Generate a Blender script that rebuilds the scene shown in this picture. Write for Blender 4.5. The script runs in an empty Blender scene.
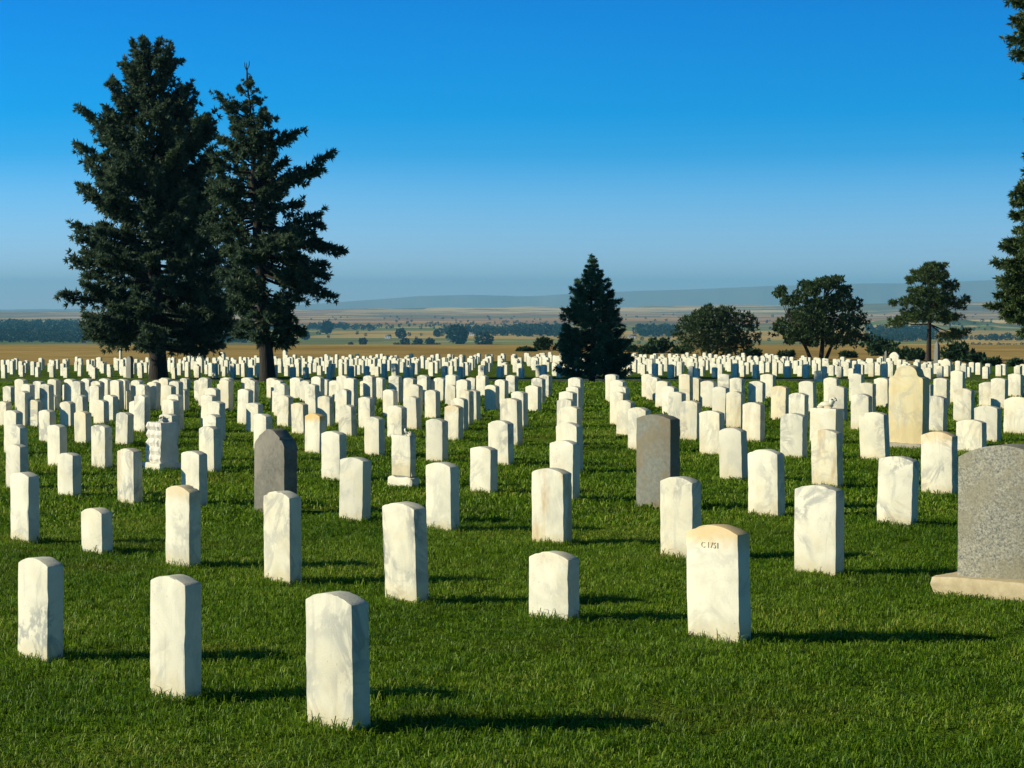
import bpy, bmesh, math, random
import numpy as np
from mathutils import Vector, Matrix

S = bpy.context.scene
COL = S.collection
rad = math.radians

# ------------------------------------------------------------------ camera
F = 2200.0                       # focal length in pixels of the 1024 x 768 frame
PITCH = math.atan((384 - 305) / F)
CAMZ = 1.65
cam = bpy.data.cameras.new('camera')
cam.sensor_width = 36.0
cam.lens = F / 1024 * 36.0
cam.clip_start = 0.1
cam.clip_end = 80000
camo = bpy.data.objects.new('camera', cam)
COL.objects.link(camo)
camo.location = (0, 0, CAMZ)
camo.rotation_euler = (math.pi / 2 - PITCH, 0, 0)
S.camera = camo

# ------------------------------------------------------------------ world and sun
SUN_EL, SUN_OFF = 23.0, 4.0      # elevation; how far the light runs away from the camera as it crosses to the right
w = bpy.data.worlds.new('World')
S.world = w
w.use_nodes = True
nt = w.node_tree
nt.nodes.clear()
out = nt.nodes.new('ShaderNodeOutputWorld')
bg = nt.nodes.new('ShaderNodeBackground')
sky = nt.nodes.new('ShaderNodeTexSky')
sky.sky_type = 'NISHITA'
sky.sun_disc = False
sky.sun_elevation = rad(SUN_EL)
sky.sun_rotation = rad(270 - SUN_OFF)
sky.altitude = 900
sky.air_density = 1.0
sky.dust_density = 0.3
sky.ozone_density = 3.0
tc = nt.nodes.new('ShaderNodeTexCoord')
sx = nt.nodes.new('ShaderNodeSeparateXYZ')
mr = nt.nodes.new('ShaderNodeMapRange')
mr.inputs['From Min'].default_value = 0.0
mr.inputs['From Max'].default_value = 0.5
rp = nt.nodes.new('ShaderNodeValToRGB')
mul = nt.nodes.new('ShaderNodeMix')
mul.data_type = 'RGBA'
mul.blend_type = 'MULTIPLY'
mul.inputs[0].default_value = 1.0
hz = nt.nodes.new('ShaderNodeTexNoise')
hz.inputs['Scale'].default_value = 3.0
hz.inputs['Detail'].default_value = 2.0
hm = nt.nodes.new('ShaderNodeMath')
hm.operation = 'MULTIPLY_ADD'
hm.inputs[1].default_value = 0.012
nt.links.new(tc.outputs['Generated'], sx.inputs[0])
nt.links.new(tc.outputs['Generated'], hz.inputs['Vector'])
nt.links.new(hz.outputs['Fac'], hm.inputs[0])
nt.links.new(sx.outputs['Z'], hm.inputs[2])
nt.links.new(hm.outputs[0], mr.inputs['Value'])
nt.links.new(mr.outputs[0], rp.inputs[0])
# the sky pales towards the sun's side
az = nt.nodes.new('ShaderNodeMath')
az.operation = 'MULTIPLY_ADD'
az.inputs[1].default_value = -.42
az.inputs[2].default_value = 1.0
vm_ = nt.nodes.new('ShaderNodeVectorMath')
vm_.operation = 'SCALE'
nt.links.new(sx.outputs['X'], az.inputs[0])
nt.links.new(sky.outputs[0], vm_.inputs[0])
nt.links.new(az.outputs[0], vm_.inputs['Scale'])
nt.links.new(vm_.outputs[0], mul.inputs[6])
nt.links.new(rp.outputs[0], mul.inputs[7])
nt.links.new(mul.outputs[2], bg.inputs[0])
nt.links.new(bg.outputs[0], out.inputs[0])
bg.inputs[1].default_value = 0.085
SKY_TINT = [  # tint of the sky by elevation: (sin(elevation) / 0.5, colour)
    (0.000, (1.12, 1.26, 1.86)),
    (0.062, (.70, 1.05, 1.72)),
    (0.116, (.33, .86, 1.52)),
    (0.148, (.09, .71, 1.37)),
    (0.185, (.000, .65, 1.31)),
    (0.290, (.000, .56, 1.24)),
    (0.480, (.03, .33, .58)),
    (1.000, (.13, .37, .37)),
]
e = rp.color_ramp.elements
while len(e) < len(SKY_TINT):
    e.new(0.5)
for q, (p, c) in zip(e, SKY_TINT):
    q.position = p
    q.color = (*c, 1)

sl = bpy.data.lights.new('sun', 'SUN')
sl.energy = 4.2
sl.angle = rad(0.55)
sl.color = (1.0, 0.895, 0.62)
so = bpy.data.objects.new('sun', sl)
COL.objects.link(so)
SUNV = Vector((math.cos(rad(SUN_OFF)) * math.cos(rad(SUN_EL)), math.sin(rad(SUN_OFF)) * math.cos(rad(SUN_EL)), -math.sin(rad(SUN_EL))))
so.rotation_euler = SUNV.to_track_quat('-Z', 'Y').to_euler()
so.location = (-20, -5, 15)

vs = S.view_settings
vs.view_transform = 'Standard'
vs.look = 'None'
vs.gamma = 1.0
vs.exposure = 0.46
vs.use_curve_mapping = False
S.cycles.max_bounces = 6
S.cycles.diffuse_bounces = 3
S.cycles.volume_bounces = 0
S.cycles.transparent_max_bounces = 8
S.cycles.use_denoising = True

# ------------------------------------------------------------------ helpers
def px(x, y, d):
    """the point seen at pixel (x, y) whose depth along +Y is d"""
    a, b = (x - 512) / F, (384 - y) / F
    v = (a, math.cos(PITCH) + b * math.sin(PITCH), -math.sin(PITCH) + b * math.cos(PITCH))
    t = d / v[1]
    return Vector((v[0] * t, d, CAMZ + v[2] * t))

def project(p):
    x, y, z = p[0], p[1], p[2] - CAMZ
    f = y * math.cos(PITCH) - z * math.sin(PITCH)
    u = y * math.sin(PITCH) + z * math.cos(PITCH)
    return 512 + F * x / f, 384 - F * u / f

PY = np.array([-200, 0, 42, 50, 60, 70, 85, 100, 130, 160, 175, 240, 350, 450, 600, 900, 1500, 2000, 6000, 7000, 9000, 10500, 12000, 14000, 15500, 18000, 40000], float)
PZ = np.array([0, 0, 0, -.2, -.55, -.92, -1.45, -1.75, -2.1, -2.48, -2.65, -3.3, -4.6, -7.5, -14, -26, -46, -50, -52, -50, -45, -40, -33, -18, -40, -60, -60], float)
def prof(y):
    return np.interp(y, PY, PZ)

def ground_at(x, y_px):
    """where the ray through the pixel meets the graveyard ground"""
    lo, hi = 3.0, 3.0
    while hi < 400:
        p = px(x, y_px, hi)
        if p.z <= prof(hi) + .04:
            break
        lo = hi
        hi += 0.5
    for _ in range(30):
        m = (lo + hi) / 2
        if px(x, y_px, m).z <= prof(m) + .04:
            hi = m
        else:
            lo = m
    p = px(x, y_px, hi)
    p.z = float(prof(hi))
    return p

def np_mesh(name, V, quads=None, tris=None, smooth=False):
    me = bpy.data.meshes.new(name)
    V = np.asarray(V, np.float32)
    nq = 0 if quads is None else len(quads)
    ntr = 0 if tris is None else len(tris)
    me.vertices.add(len(V))
    me.vertices.foreach_set('co', V.ravel())
    me.loops.add(nq * 4 + ntr * 3)
    li = []
    if nq: li.append(np.asarray(quads, np.int32).ravel())
    if ntr: li.append(np.asarray(tris, np.int32).ravel())
    me.loops.foreach_set('vertex_index', np.concatenate(li))
    me.polygons.add(nq + ntr)
    st = np.concatenate([np.arange(nq) * 4, nq * 4 + np.arange(ntr) * 3]).astype(np.int32)
    me.polygons.foreach_set('loop_start', st)
    me.update(calc_edges=True)
    if smooth:
        me.shade_smooth()
    me.validate()
    return me

def link(name, me, mat=None, parent=None, loc=None):
    o = bpy.data.objects.new(name, me)
    COL.objects.link(o)
    if mat and not me.materials:
        me.materials.append(mat)
    if parent:
        o.parent = parent
    if loc is not None:
        o.location = loc
    return o

def tag(o, label, cat, group=None):
    o['label'] = label
    o['category'] = cat
    if group:
        o['group'] = group
    return o

def empty(name, loc, label, cat, group=None):
    o = bpy.data.objects.new(name, None)
    COL.objects.link(o)
    o.location = loc
    o.empty_display_size = 0.3
    return tag(o, label, cat, group)

def structure(o, kind='structure'):
    o['kind'] = kind
    return o

def new_mat(name):
    m = bpy.data.materials.new(name)
    m.use_nodes = True
    t = m.node_tree
    b = t.nodes['Principled BSDF']
    return m, t, b

class G:
    """tiny node-graph helper"""
    def __init__(s, t): s.t = t
    def n(s, typ, **kw):
        x = s.t.nodes.new(typ)
        for k, v in kw.items():
            if k.startswith('i_'):
                x.inputs[k[2:].replace('_', ' ')].default_value = v
            else:
                setattr(x, k, v)
        return x
    def l(s, a, b): s.t.links.new(a, b)
    def val(s, x, inp):
        if hasattr(x, 'is_linked') or hasattr(x, 'links'): s.l(x, inp)
        else: inp.default_value = x
    def math(s, op, a, b=0.0, c=0.0):
        m = s.n('ShaderNodeMath', operation=op)
        for q, i in ((a, 0), (b, 1), (c, 2)):
            s.val(q, m.inputs[i])
        return m.outputs[0]
    def mix(s, f, a, b, blend='MIX'):
        m = s.n('ShaderNodeMix', data_type='RGBA', blend_type=blend)
        s.val(f, m.inputs[0])
        for q, i in ((a, 6), (b, 7)):
            if isinstance(q, tuple): m.inputs[i].default_value = (*q, 1)
            else: s.l(q, m.inputs[i])
        return m.outputs[2]
    def noise(s, vec, scale, detail=3.0, rough=0.55, dist=0.0):
        n = s.n('ShaderNodeTexNoise')
        n.inputs['Scale'].default_value = scale
        n.inputs['Detail'].default_value = detail
        n.inputs['Roughness'].default_value = rough
        n.inputs['Distortion'].default_value = dist
        if vec is not None: s.l(vec, n.inputs['Vector'])
        return n.outputs['Fac']
    def ramp(s, f, stops, interp='LINEAR'):
        r = s.n('ShaderNodeValToRGB')
        r.color_ramp.interpolation = interp
        el = r.color_ramp.elements
        while len(el) < len(stops): el.new(0.5)
        for q, (p, c) in zip(el, stops):
            q.position = p
            q.color = (*c, 1) if isinstance(c, tuple) else (c, c, c, 1)
        s.l(f, r.inputs[0])
        return r.outputs[0]
    def smooth(s, x, a, b, lo=0.0, hi=1.0):
        m = s.n('ShaderNodeMapRange', interpolation_type='SMOOTHSTEP')
        m.inputs['From Min'].default_value = a
        m.inputs['From Max'].default_value = b
        m.inputs['To Min'].default_value = lo
        m.inputs['To Max'].default_value = hi
        s.l(x, m.inputs['Value'])
        return m.outputs[0]
    def bump(s, h, strength, dist, bsdf):
        b = s.n('ShaderNodeBump')
        b.inputs['Strength'].default_value = strength
        b.inputs['Distance'].default_value = dist
        s.l(h, b.inputs['Height'])
        s.l(b.outputs[0], bsdf.inputs['Normal'])
    def attr(s, name):
        a = s.n('ShaderNodeAttribute', attribute_type='OBJECT', attribute_name=name)
        return a.outputs['Fac']

def mat_marble():
    m, t, b = new_mat('weathered_marble')
    g = G(t)
    tc = g.n('ShaderNodeTexCoord')
    oi = g.n('ShaderNodeObjectInfo')
    rnd = g.math('MULTIPLY', oi.outputs['Random'], 83.0)
    off = g.n('ShaderNodeCombineXYZ')
    g.l(rnd, off.inputs[0]); g.l(rnd, off.inputs[2])
    add = g.n('ShaderNodeVectorMath', operation='ADD')
    g.l(tc.outputs['Object'], add.inputs[0]); g.l(off.outputs[0], add.inputs[1])
    v = add.outputs[0]
    sep = g.n('ShaderNodeSeparateXYZ'); g.l(tc.outputs['Generated'], sep.inputs[0])
    zz = sep.outputs['Z']
    grey, stain, top, vein, tan = (g.attr(k) for k in ('grey', 'stain', 'top_stain', 'vein', 'tan'))
    c = g.mix(grey, (.79, .76, .64), (.33, .325, .29))
    c = g.mix(tan, c, (.68, .56, .27))
    tone = g.noise(v, 5.0, 5.0, 0.65, 0.6)
    c = g.mix(g.smooth(tone, .38, .70, 0.0, .6), c, (.57, .565, .47))
    c = g.mix(g.smooth(g.noise(v, 2.2, 3.0, .6), .5, .68, 0.0, .35), c, (.66, .55, .34))
    # thin grey veins
    w1 = g.noise(v, 2.6, 5.0, .62, 1.1)
    vl = g.math('ABSOLUTE', g.math('SUBTRACT', w1, .5))
    vm = g.smooth(vl, 0.0, .08, .85, 0.0)
    patch = g.smooth(g.noise(v, 3.0, 1.0), .42, .58)
    c = g.mix(g.math('MULTIPLY', g.math('MULTIPLY', vm, vein), patch), c, (.33, .34, .33))
    mq = g.n('ShaderNodeMapping'); mq.inputs['Scale'].default_value = (16, 16, 3.5); mq.inputs['Rotation'].default_value = (0, rad(38), 0)
    g.l(v, mq.inputs['Vector'])
    c = g.mix(g.math('MULTIPLY', g.smooth(g.noise(mq.outputs[0], 1.0, 5.0, .65, .5), .52, .70, 0, .5), vein), c, (.40, .41, .39))
    # ochre stains that run downwards
    mp = g.n('ShaderNodeMapping'); mp.inputs['Scale'].default_value = (9, 9, 2.2)
    g.l(v, mp.inputs['Vector'])
    st = g.smooth(g.noise(mp.outputs[0], 1.0, 4.0, .6), .44, .70)
    c = g.mix(g.math('MULTIPLY', st, stain), c, (.46, .29, .11))
    # rusty lichen on the crest
    tn = g.math('MULTIPLY_ADD', g.math('SUBTRACT', g.noise(v, 11.0, 4.0), .5), .22, zz)
    tm = g.math('MULTIPLY', g.smooth(tn, .80, .97), top)
    c = g.mix(tm, c, (.68, .47, .19))
    # soil splash at the foot
    fn = g.math('MULTIPLY_ADD', g.math('SUBTRACT', g.noise(v, 14.0, 3.0), .5), .25, zz)
    c = g.mix(g.smooth(fn, .24, .42, .5, 0.0), c, (.55, .45, .25))
    # dark lichen specks
    sp = g.smooth(g.noise(v, 60.0, 2.0), .66, .74, 0.0, .45)
    c = g.mix(g.math('MULTIPLY', sp, g.smooth(g.noise(v, 4.0, 2.0), .45, .6)), c, (.28, .26, .2))
    g.l(c, b.inputs['Base Color'])
    b.inputs['Roughness'].default_value = .62
    b.inputs['Specular IOR Level'].default_value = .3
    h = g.math('ADD', g.math('MULTIPLY', g.noise(v, 14.0, 4.0), .7), g.math('MULTIPLY', g.noise(v, 120.0, 3.0), .3))
    g.bump(h, .22, .012, b)
    return m

def mat_stone(name, cols, scale, rough=.75, big=None):
    m, t, b = new_mat(name)
    g = G(t)
    tc = g.n('ShaderNodeTexCoord'); v = tc.outputs['Object']
    n1 = g.noise(v, scale, 3.0, .7)
    c = g.ramp(n1, cols)
    if big:
        c = g.mix(g.smooth(g.noise(v, 4.0, 4.0, .6), .42, .62, 0, .65), c, big)
    g.l(c, b.inputs['Base Color'])
    b.inputs['Roughness'].default_value = rough
    g.bump(n1, .3, .006, b)
    return m

def mat_leaf(name, dark, light, trans=.25, scale=1.2, rough=.6, spec=.25):
    m, t, b = new_mat(name)
    g = G(t)
    tc = g.n('ShaderNodeTexCoord')
    ge = g.n('ShaderNodeNewGeometry')
    f = g.math('MULTIPLY_ADD', ge.outputs['Random Per Island'], .55, g.math('MULTIPLY', g.noise(tc.outputs['Object'], scale, 3.0), .6))
    c = g.ramp(f, [(.15, dark), (.85, light)])
    g.l(c, b.inputs['Base Color'])
    b.inputs['Roughness'].default_value = rough
    b.inputs['Specular IOR Level'].default_value = spec
    tr = g.n('ShaderNodeBsdfTranslucent'); g.l(c, tr.inputs[0])
    mx = g.n('ShaderNodeMixShader'); mx.inputs[0].default_value = trans
    g.l(b.outputs[0], mx.inputs[1]); g.l(tr.outputs[0], mx.inputs[2])
    g.l(mx.outputs[0], t.nodes['Material Output'].inputs[0])
    return m

def mat_bark(name, c1, c2):
    m, t, b = new_mat(name)
    g = G(t)
    tc = g.n('ShaderNodeTexCoord')
    mp = g.n('ShaderNodeMapping'); mp.inputs['Scale'].default_value = (9, 9, 1.6)
    g.l(tc.outputs['Object'], mp.inputs['Vector'])
    n = g.noise(mp.outputs[0], 1.5, 5.0, .7)
    g.l(g.ramp(n, [(.3, c1), (.75, c2)]), b.inputs['Base Color'])
    b.inputs['Roughness'].default_value = .9
    g.bump(n, .9, .06, b)
    return m

def mat_plain(name, c, rough=.7):
    m, t, b = new_mat(name)
    g = G(t)
    tc = g.n('ShaderNodeTexCoord')
    n = g.noise(tc.outputs['Object'], 3.0, 4.0)
    g.l(g.mix(g.smooth(n, .3, .7, 0, .5), c, tuple(x * .7 for x in c)), b.inputs['Base Color'])
    b.inputs['Roughness'].default_value = rough
    return m

def mat_lawn():
    m, t, b = new_mat('lawn_turf')
    g = G(t)
    ge = g.n('ShaderNodeNewGeometry'); v = ge.outputs['Position']
    a = g.noise(v, .35, 3.0)
    f = g.noise(v, 45.0, 2.0, .7)
    sep = g.n('ShaderNodeSeparateXYZ'); g.l(v, sep.inputs[0])
    c = g.mix(g.smooth(a, .35, .68), (.068, .138, .004), (.13, .208, .010))
    mp = g.n('ShaderNodeMapping'); mp.inputs['Scale'].default_value = (.5, 1.0, 1.0); g.l(v, mp.inputs['Vector'])
    c = g.mix(g.smooth(g.noise(mp.outputs[0], .9, 4.0, .65), .52, .72, 0, .6), c, (.18, .175, .028))
    c = g.mix(g.smooth(f, .35, .7, .0, .45), c, (.03, .06, .005))
    g.l(c, b.inputs['Base Color'])
    b.inputs['Roughness'].default_value = .95
    b.inputs['Specular IOR Level'].default_value = .05
    g.bump(g.noise(v, 28.0, 3.0, .7), 1.0, .08, b)
    return m

def mat_grass():
    m, t, b = new_mat('grass_blades')
    g = G(t)
    ge = g.n('ShaderNodeNewGeometry'); v = ge.outputs['Position']
    r = ge.outputs['Random Per Island']
    a = g.noise(v, .5, 3.0)
    f = g.math('MULTIPLY_ADD', r, .7, g.math('MULTIPLY', g.smooth(a, .3, .7), .35))
    c = g.ramp(f, [(.0, (.026, .080, .003)), (.45, (.112, .230, .007)), (.8, (.235, .365, .018)), (1.0, (.42, .45, .08))])
    mp = g.n('ShaderNodeMapping'); mp.inputs['Scale'].default_value = (.5, 1.0, 1.0); g.l(v, mp.inputs['Vector'])
    c = g.mix(g.smooth(g.noise(mp.outputs[0], .9, 4.0, .65), .52, .74, 0, .5), c, (.20, .215, .03))
    g.l(c, b.inputs['Base Color'])
    b.inputs['Roughness'].default_value = .5
    b.inputs['Specular IOR Level'].default_value = .3
    tr = g.n('ShaderNodeBsdfTranslucent'); g.l(c, tr.inputs[0])
    mx = g.n('ShaderNodeMixShader'); mx.inputs[0].default_value = .4
    g.l(b.outputs[0], mx.inputs[1]); g.l(tr.outputs[0], mx.inputs[2])
    g.l(mx.outputs[0], t.nodes['Material Output'].inputs[0])
    return m

def mat_land():
    m, t, b = new_mat('dry_grassland_and_fields')
    g = G(t)
    ge = g.n('ShaderNodeNewGeometry'); v = ge.outputs['Position']
    sep = g.n('ShaderNodeSeparateXYZ'); g.l(v, sep.inputs[0])
    y = sep.outputs['Y']
    # near slope: golden dry grass
    mp = g.n('ShaderNodeMapping'); mp.inputs['Scale'].default_value = (.03, .012, .03); g.l(v, mp.inputs['Vector'])
    n1 = g.noise(mp.outputs[0], 1.0, 5.0, .62)
    near = g.ramp(n1, [(.30, (.25, .175, .07)), (.5, (.40, .285, .115)), (.72, (.54, .39, .16))])
    near = g.mix(g.smooth(g.noise(v, .22, 5.0, .75), .44, .70, 0, .6), near, (.15, .115, .05))
    mz = g.n('ShaderNodeMapping'); mz.inputs['Scale'].default_value = (.02, .05, .02); g.l(v, mz.inputs['Vector'])
    near = g.mix(g.smooth(g.noise(mz.outputs[0], 1.0, 4.0, .7), .52, .7, 0, .5), near, (.24, .21, .085))
    # valley floor: a patchwork of fields
    def fields(sx_, sy_, cols, rot):
        q = g.n('ShaderNodeMapping'); q.inputs['Scale'].default_value = (sx_, sy_, 0); q.inputs['Rotation'].default_value = (0, 0, rot)
        g.l(v, q.inputs['Vector'])
        vo = g.n('ShaderNodeTexVoronoi', distance='CHEBYCHEV', feature='F1'); vo.inputs['Scale'].default_value = 1.0
        g.l(q.outputs[0], vo.inputs['Vector'])
        s2 = g.n('ShaderNodeSeparateColor'); g.l(vo.outputs['Color'], s2.inputs[0])
        return g.ramp(s2.outputs[0], cols, 'CONSTANT')
    val = fields(.0016, .0021, [(0, (.58, .39, .11)), (.2, (.17, .22, .07)), (.38, (.50, .35, .13)), (.52, (.24, .27, .09)), (.66, (.68, .46, .13)), (.8, (.36, .29, .12)), (.9, (.15, .20, .07))], .12)
    ben = fields(.00075, .0011, [(0, (.50, .28, .11)), (.22, (.68, .46, .17)), (.42, (.25, .24, .11)), (.58, (.85, .62, .27)), (.72, (.44, .25, .11)), (.86, (.20, .22, .10))], .05)
    n2 = g.noise(v, .004, 5.0, .65)
    val = g.mix(g.smooth(n2, .42, .70, 0, .55), val, (.25, .22, .10))
    mp3 = g.n('ShaderNodeMapping'); mp3.inputs['Scale'].default_value = (.0009, .0022, .02); g.l(v, mp3.inputs['Vector'])
    mp4 = g.n('ShaderNodeMapping'); mp4.inputs['Scale'].default_value = (.0028, .011, .02); g.l(v, mp4.inputs['Vector'])
    val = g.mix(g.smooth(g.noise(mp4.outputs[0], 1.0, 5.0, .7), .50, .64, 0, .75), val, (.12, .15, .07))
    val = g.mix(g.smooth(g.noise(mp4.outputs[0], .53, 4.0, .6), .60, .70, 0, .8), val, (.62, .50, .26))
    ben = g.mix(g.smooth(g.noise(mp3.outputs[0], 1.0, 6.0, .68), .46, .58, 0, .8), ben, (.23, .15, .085))
    ben = g.mix(g.smooth(g.noise(mp4.outputs[0], .45, 5.0, .7), .55, .64, 0, .8), ben, (.82, .58, .26))
    c = g.mix(g.smooth(y, 550, 1300), near, val)
    c = g.mix(g.smooth(y, 5000, 6600), c, ben)
    # bare grey-brown bluffs above the valley floor
    c = g.mix(g.smooth(g.math('SUBTRACT', sep.outputs['Z'], g.math('MULTIPLY', y, .0)), -44, -34), c, (.22, .165, .11)) if False else c
    g.l(c, b.inputs['Base Color'])
    b.inputs['Roughness'].default_value = 1.0
    b.inputs['Specular IOR Level'].default_value = 0.0
    return m

M = dict(
    marble=mat_marble(),
    granite=mat_stone('speckled_granite', [(.30, (.05, .055, .05)), (.44, (.20, .205, .185)), (.56, (.33, .315, .25)), (.70, (.49, .47, .39))], 95.0, .7, (.235, .215, .145)),
    tan_stone=mat_stone('tan_limestone', [(.3, (.46, .37, .22)), (.7, (.62, .52, .34))], 18.0),
    slab=mat_stone('lichened_grey_slab', [(.25, (.135, .145, .13)), (.75, (.24, .25, .225))], 30.0, .8, (.20, .155, .085)),
    dark_slab=mat_stone('old_grey_limestone', [(.25, (.10, .10, .09)), (.75, (.20, .19, .165))], 40.0, .8, (.27, .25, .21)),
    grey_stone=mat_stone('grey_granite_shaft', [(.25, (.13, .135, .13)), (.75, (.25, .255, .24))], 40.0),
    concrete=mat_stone('worn_concrete', [(.3, (.30, .28, .23)), (.7, (.42, .39, .32))], 25.0, .9),
    rock=mat_stone('rock_faced_marble', [(.3, (.62, .60, .54)), (.7, (.78, .75, .68))], 9.0),
    asphalt=mat_stone('cemetery_asphalt', [(.3, (.035, .036, .036)), (.7, (.06, .06, .058))], 30.0, .9),
    letter=mat_plain('incised_letters', (.60, .54, .38)),
    spruce=mat_leaf('spruce_needles', (.020, .050, .036), (.11, .165, .095), .36, .8),
    blue_spruce=mat_leaf('blue_spruce_needles', (.034, .095, .060), (.14, .25, .15), .38, 1.2),
    conifer=mat_leaf('conifer_needles', (.020, .050, .018), (.105, .15, .05), .2, .9),
    juniper=mat_leaf('juniper_foliage', (.016, .042, .018), (.075, .120, .048), .22, .9),
    leafy=mat_leaf('broad_leaves', (.016, .046, .018), (.075, .125, .044), .38, .9),
    pine=mat_leaf('pine_needles', (.014, .042, .014), (.095, .145, .044), .34, .9),
    bush=mat_leaf('bush_leaves', (.014, .044, .022), (.050, .105, .046), .25, .5),
    wood=mat_leaf('valley_leaves', (.008, .034, .022), (.020, .062, .032), .1, .02),
    bark=mat_bark('dark_bark', (.011, .009, .008), (.05, .04, .032)),
    paint=mat_plain('white_clapboard', (.75, .75, .72)),
    roof=mat_plain('grey_roofing', (.22, .21, .21)),
    glass=mat_plain('dark_window_glass', (.03, .035, .04), .2),
    turf=mat_lawn(), grass=mat_grass(), land=mat_land(),
)

# ------------------------------------------------------------------ ground
def lawn_end(xpx):
    return np.interp(xpx, [-300, 0, 560, 720, 1000, 1400], [122, 128, 166, 160, 114, 104])

def grid_mesh(name, X, Y, Z):
    ny, nx = X.shape
    V = np.stack([X, Y, Z], -1).reshape(-1, 3)
    i = np.arange(ny * nx).reshape(ny, nx)
    q = np.stack([i[:-1, :-1], i[:-1, 1:], i[1:, 1:], i[1:, :-1]], -1).reshape(-1, 4)
    return np_mesh(name, V, q, smooth=True)

def vnoise(x, y, seed=0):
    """smooth value noise on arrays"""
    r = np.random.RandomState(seed).rand(64, 64)
    xi, yi = np.floor(x).astype(int), np.floor(y).astype(int)
    fx, fy = x - xi, y - yi
    fx, fy = fx * fx * (3 - 2 * fx), fy * fy * (3 - 2 * fy)
    g = lambda a, b: r[a % 64, b % 64]
    return (g(xi, yi) * (1 - fx) + g(xi + 1, yi) * fx) * (1 - fy) + (g(xi, yi + 1) * (1 - fx) + g(xi + 1, yi + 1) * fx) * fy

def fbm(x, y, seed=0, o=4):
    s, a, t = 0, 1, 0
    for k in range(o):
        s = s + a * vnoise(x * 2 ** k, y * 2 ** k, seed + k)
        t += a
        a *= .5
    return s / t

ys = np.concatenate([np.arange(-60, 40, 10), np.arange(40, 200, 2.5), np.geomspace(200, 27000, 260)])
us = np.linspace(-1, 1, 281)
Y, U = np.meshgrid(ys, us, indexing='ij')
X = U * (70 + np.maximum(Y, 0) * .55)
Z = prof(Y)
far = np.clip((Y - 260) / 300, 0, 1)
Z = Z + far * (fbm(X / 160, Y / 160, 3) - .5) * np.clip(Y / 900, .6, 3.0)
bench = np.clip((Y - 7500) / 4000, 0, 1) * np.clip((16500 - Y) / 2500, 0, 1)
Z = Z + bench * (np.clip(X, -2200, 4500) * .0125 + (fbm(X / 1500, Y / 1100, 9, 5) - .5) * 50 + (fbm(X / 420, Y / 420, 19, 4) - .5) * 26)
XP = 512 + F * X / np.maximum(Y, 1)
bluff = np.exp(-((XP - 930) / 75) ** 2) * np.exp(-((Y - 5200) / 420) ** 2) + .5 * np.exp(-((XP - 655) / 40) ** 2) * np.exp(-((Y - 6400) / 350) ** 2)
Z = Z + bluff * (10 + 44 * np.abs(fbm(X / 130, Y / 130, 21) - .5) * 2)
o = structure(link('ground', grid_mesh('ground', X, Y, Z), M['land']))

# far blue mountains
mx = np.linspace(-150, 1250, 200)
mt = np.interp(mx, [-150, 0, 250, 330, 420, 470, 520, 620, 690, 768, 850, 930, 1000, 1250], [310, 310, 307, 303, 296, 295, 296, 291.5, 289.5, 286, 283.5, 283, 280, 276])
mt = mt + (fbm(mx / 60, mx * 0, 31) - .5) * 1.6
rows = []
for d, k in ((21000, 0), (21400, .35), (21800, .75), (22200, 1.0), (22800, .8), (24000, .3), (25500, 0)):
    rows.append([(*px(a, 305, d)[:2], -62 + k * (px(a, b, 22200).z + 62) + (12 * (random.Random(int(a * 7 + d)).random() - .5) if 0 < k < 1 else 0)) for a, b in zip(mx, mt)])
R = np.array(rows)
o = structure(link('mountains', grid_mesh('mountains', R[..., 0], R[..., 1], R[..., 2]), mat_plain('far_mountain_slopes', (.42, .42, .38), 1.0)))

# mown turf of the graveyard
ys = np.concatenate([np.arange(-20, 40, 4), np.arange(40, 170, 2.0)])
us = np.linspace(-300, 1324, 90)
T, U = np.meshgrid(np.linspace(0, 1, 120), us, indexing='ij')
Yend = lawn_end(U)
Yt = -15 + T * (Yend + 15)
Xt = (U - 512) / F * (Yt + 15) * 1.0
wide = (U - 512) / 812 * 14
Xt = Xt + wide
Zt = prof(Yt) + .012 + np.clip((Yt - 60) / 60, 0, 1) * .03
structure(link('lawn', grid_mesh('lawn', Xt, Yt, Zt), M['turf']))

# concrete footpath behind the front section, and the dark road beyond it
def strip(name, mat, pts, width, lift, thick):
    n = len(pts)
    V, q = [], []
    for (x, y) in pts:
        for s in (-.5, .5):
            yy = y + s * width
            V.append((x, yy, float(prof(yy)) + lift)); V.append((x, yy, float(prof(yy)) - thick))
    for i in range(n - 1):
        a, b = i * 4, i * 4 + 4
        q += [(a, b, b + 2, a + 2), (a + 1, a, a + 2, a + 3)] if False else [(a, b, b + 2, a + 2)]
        q += [(a, a + 1, b + 1, b), (a + 2, b + 2, b + 3, a + 3)]
    return structure(link(name, np_mesh(name, V, q), mat))
strip('path', M['concrete'], [(x, float(np.interp(x, [-40, -5.6, 1.5, 5.4, 6.3, 8.6, 40], [45.0, 44.2, 43.6, 43.2, 42.2, 41.2, 38]))) for x in np.linspace(-40, 40, 60)], .9, .035, .06)
strip('road', M['asphalt'], [(x, float(96 + .03 * x)) for x in np.linspace(-60, 60, 60)], 5.0, .05, .1)

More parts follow.
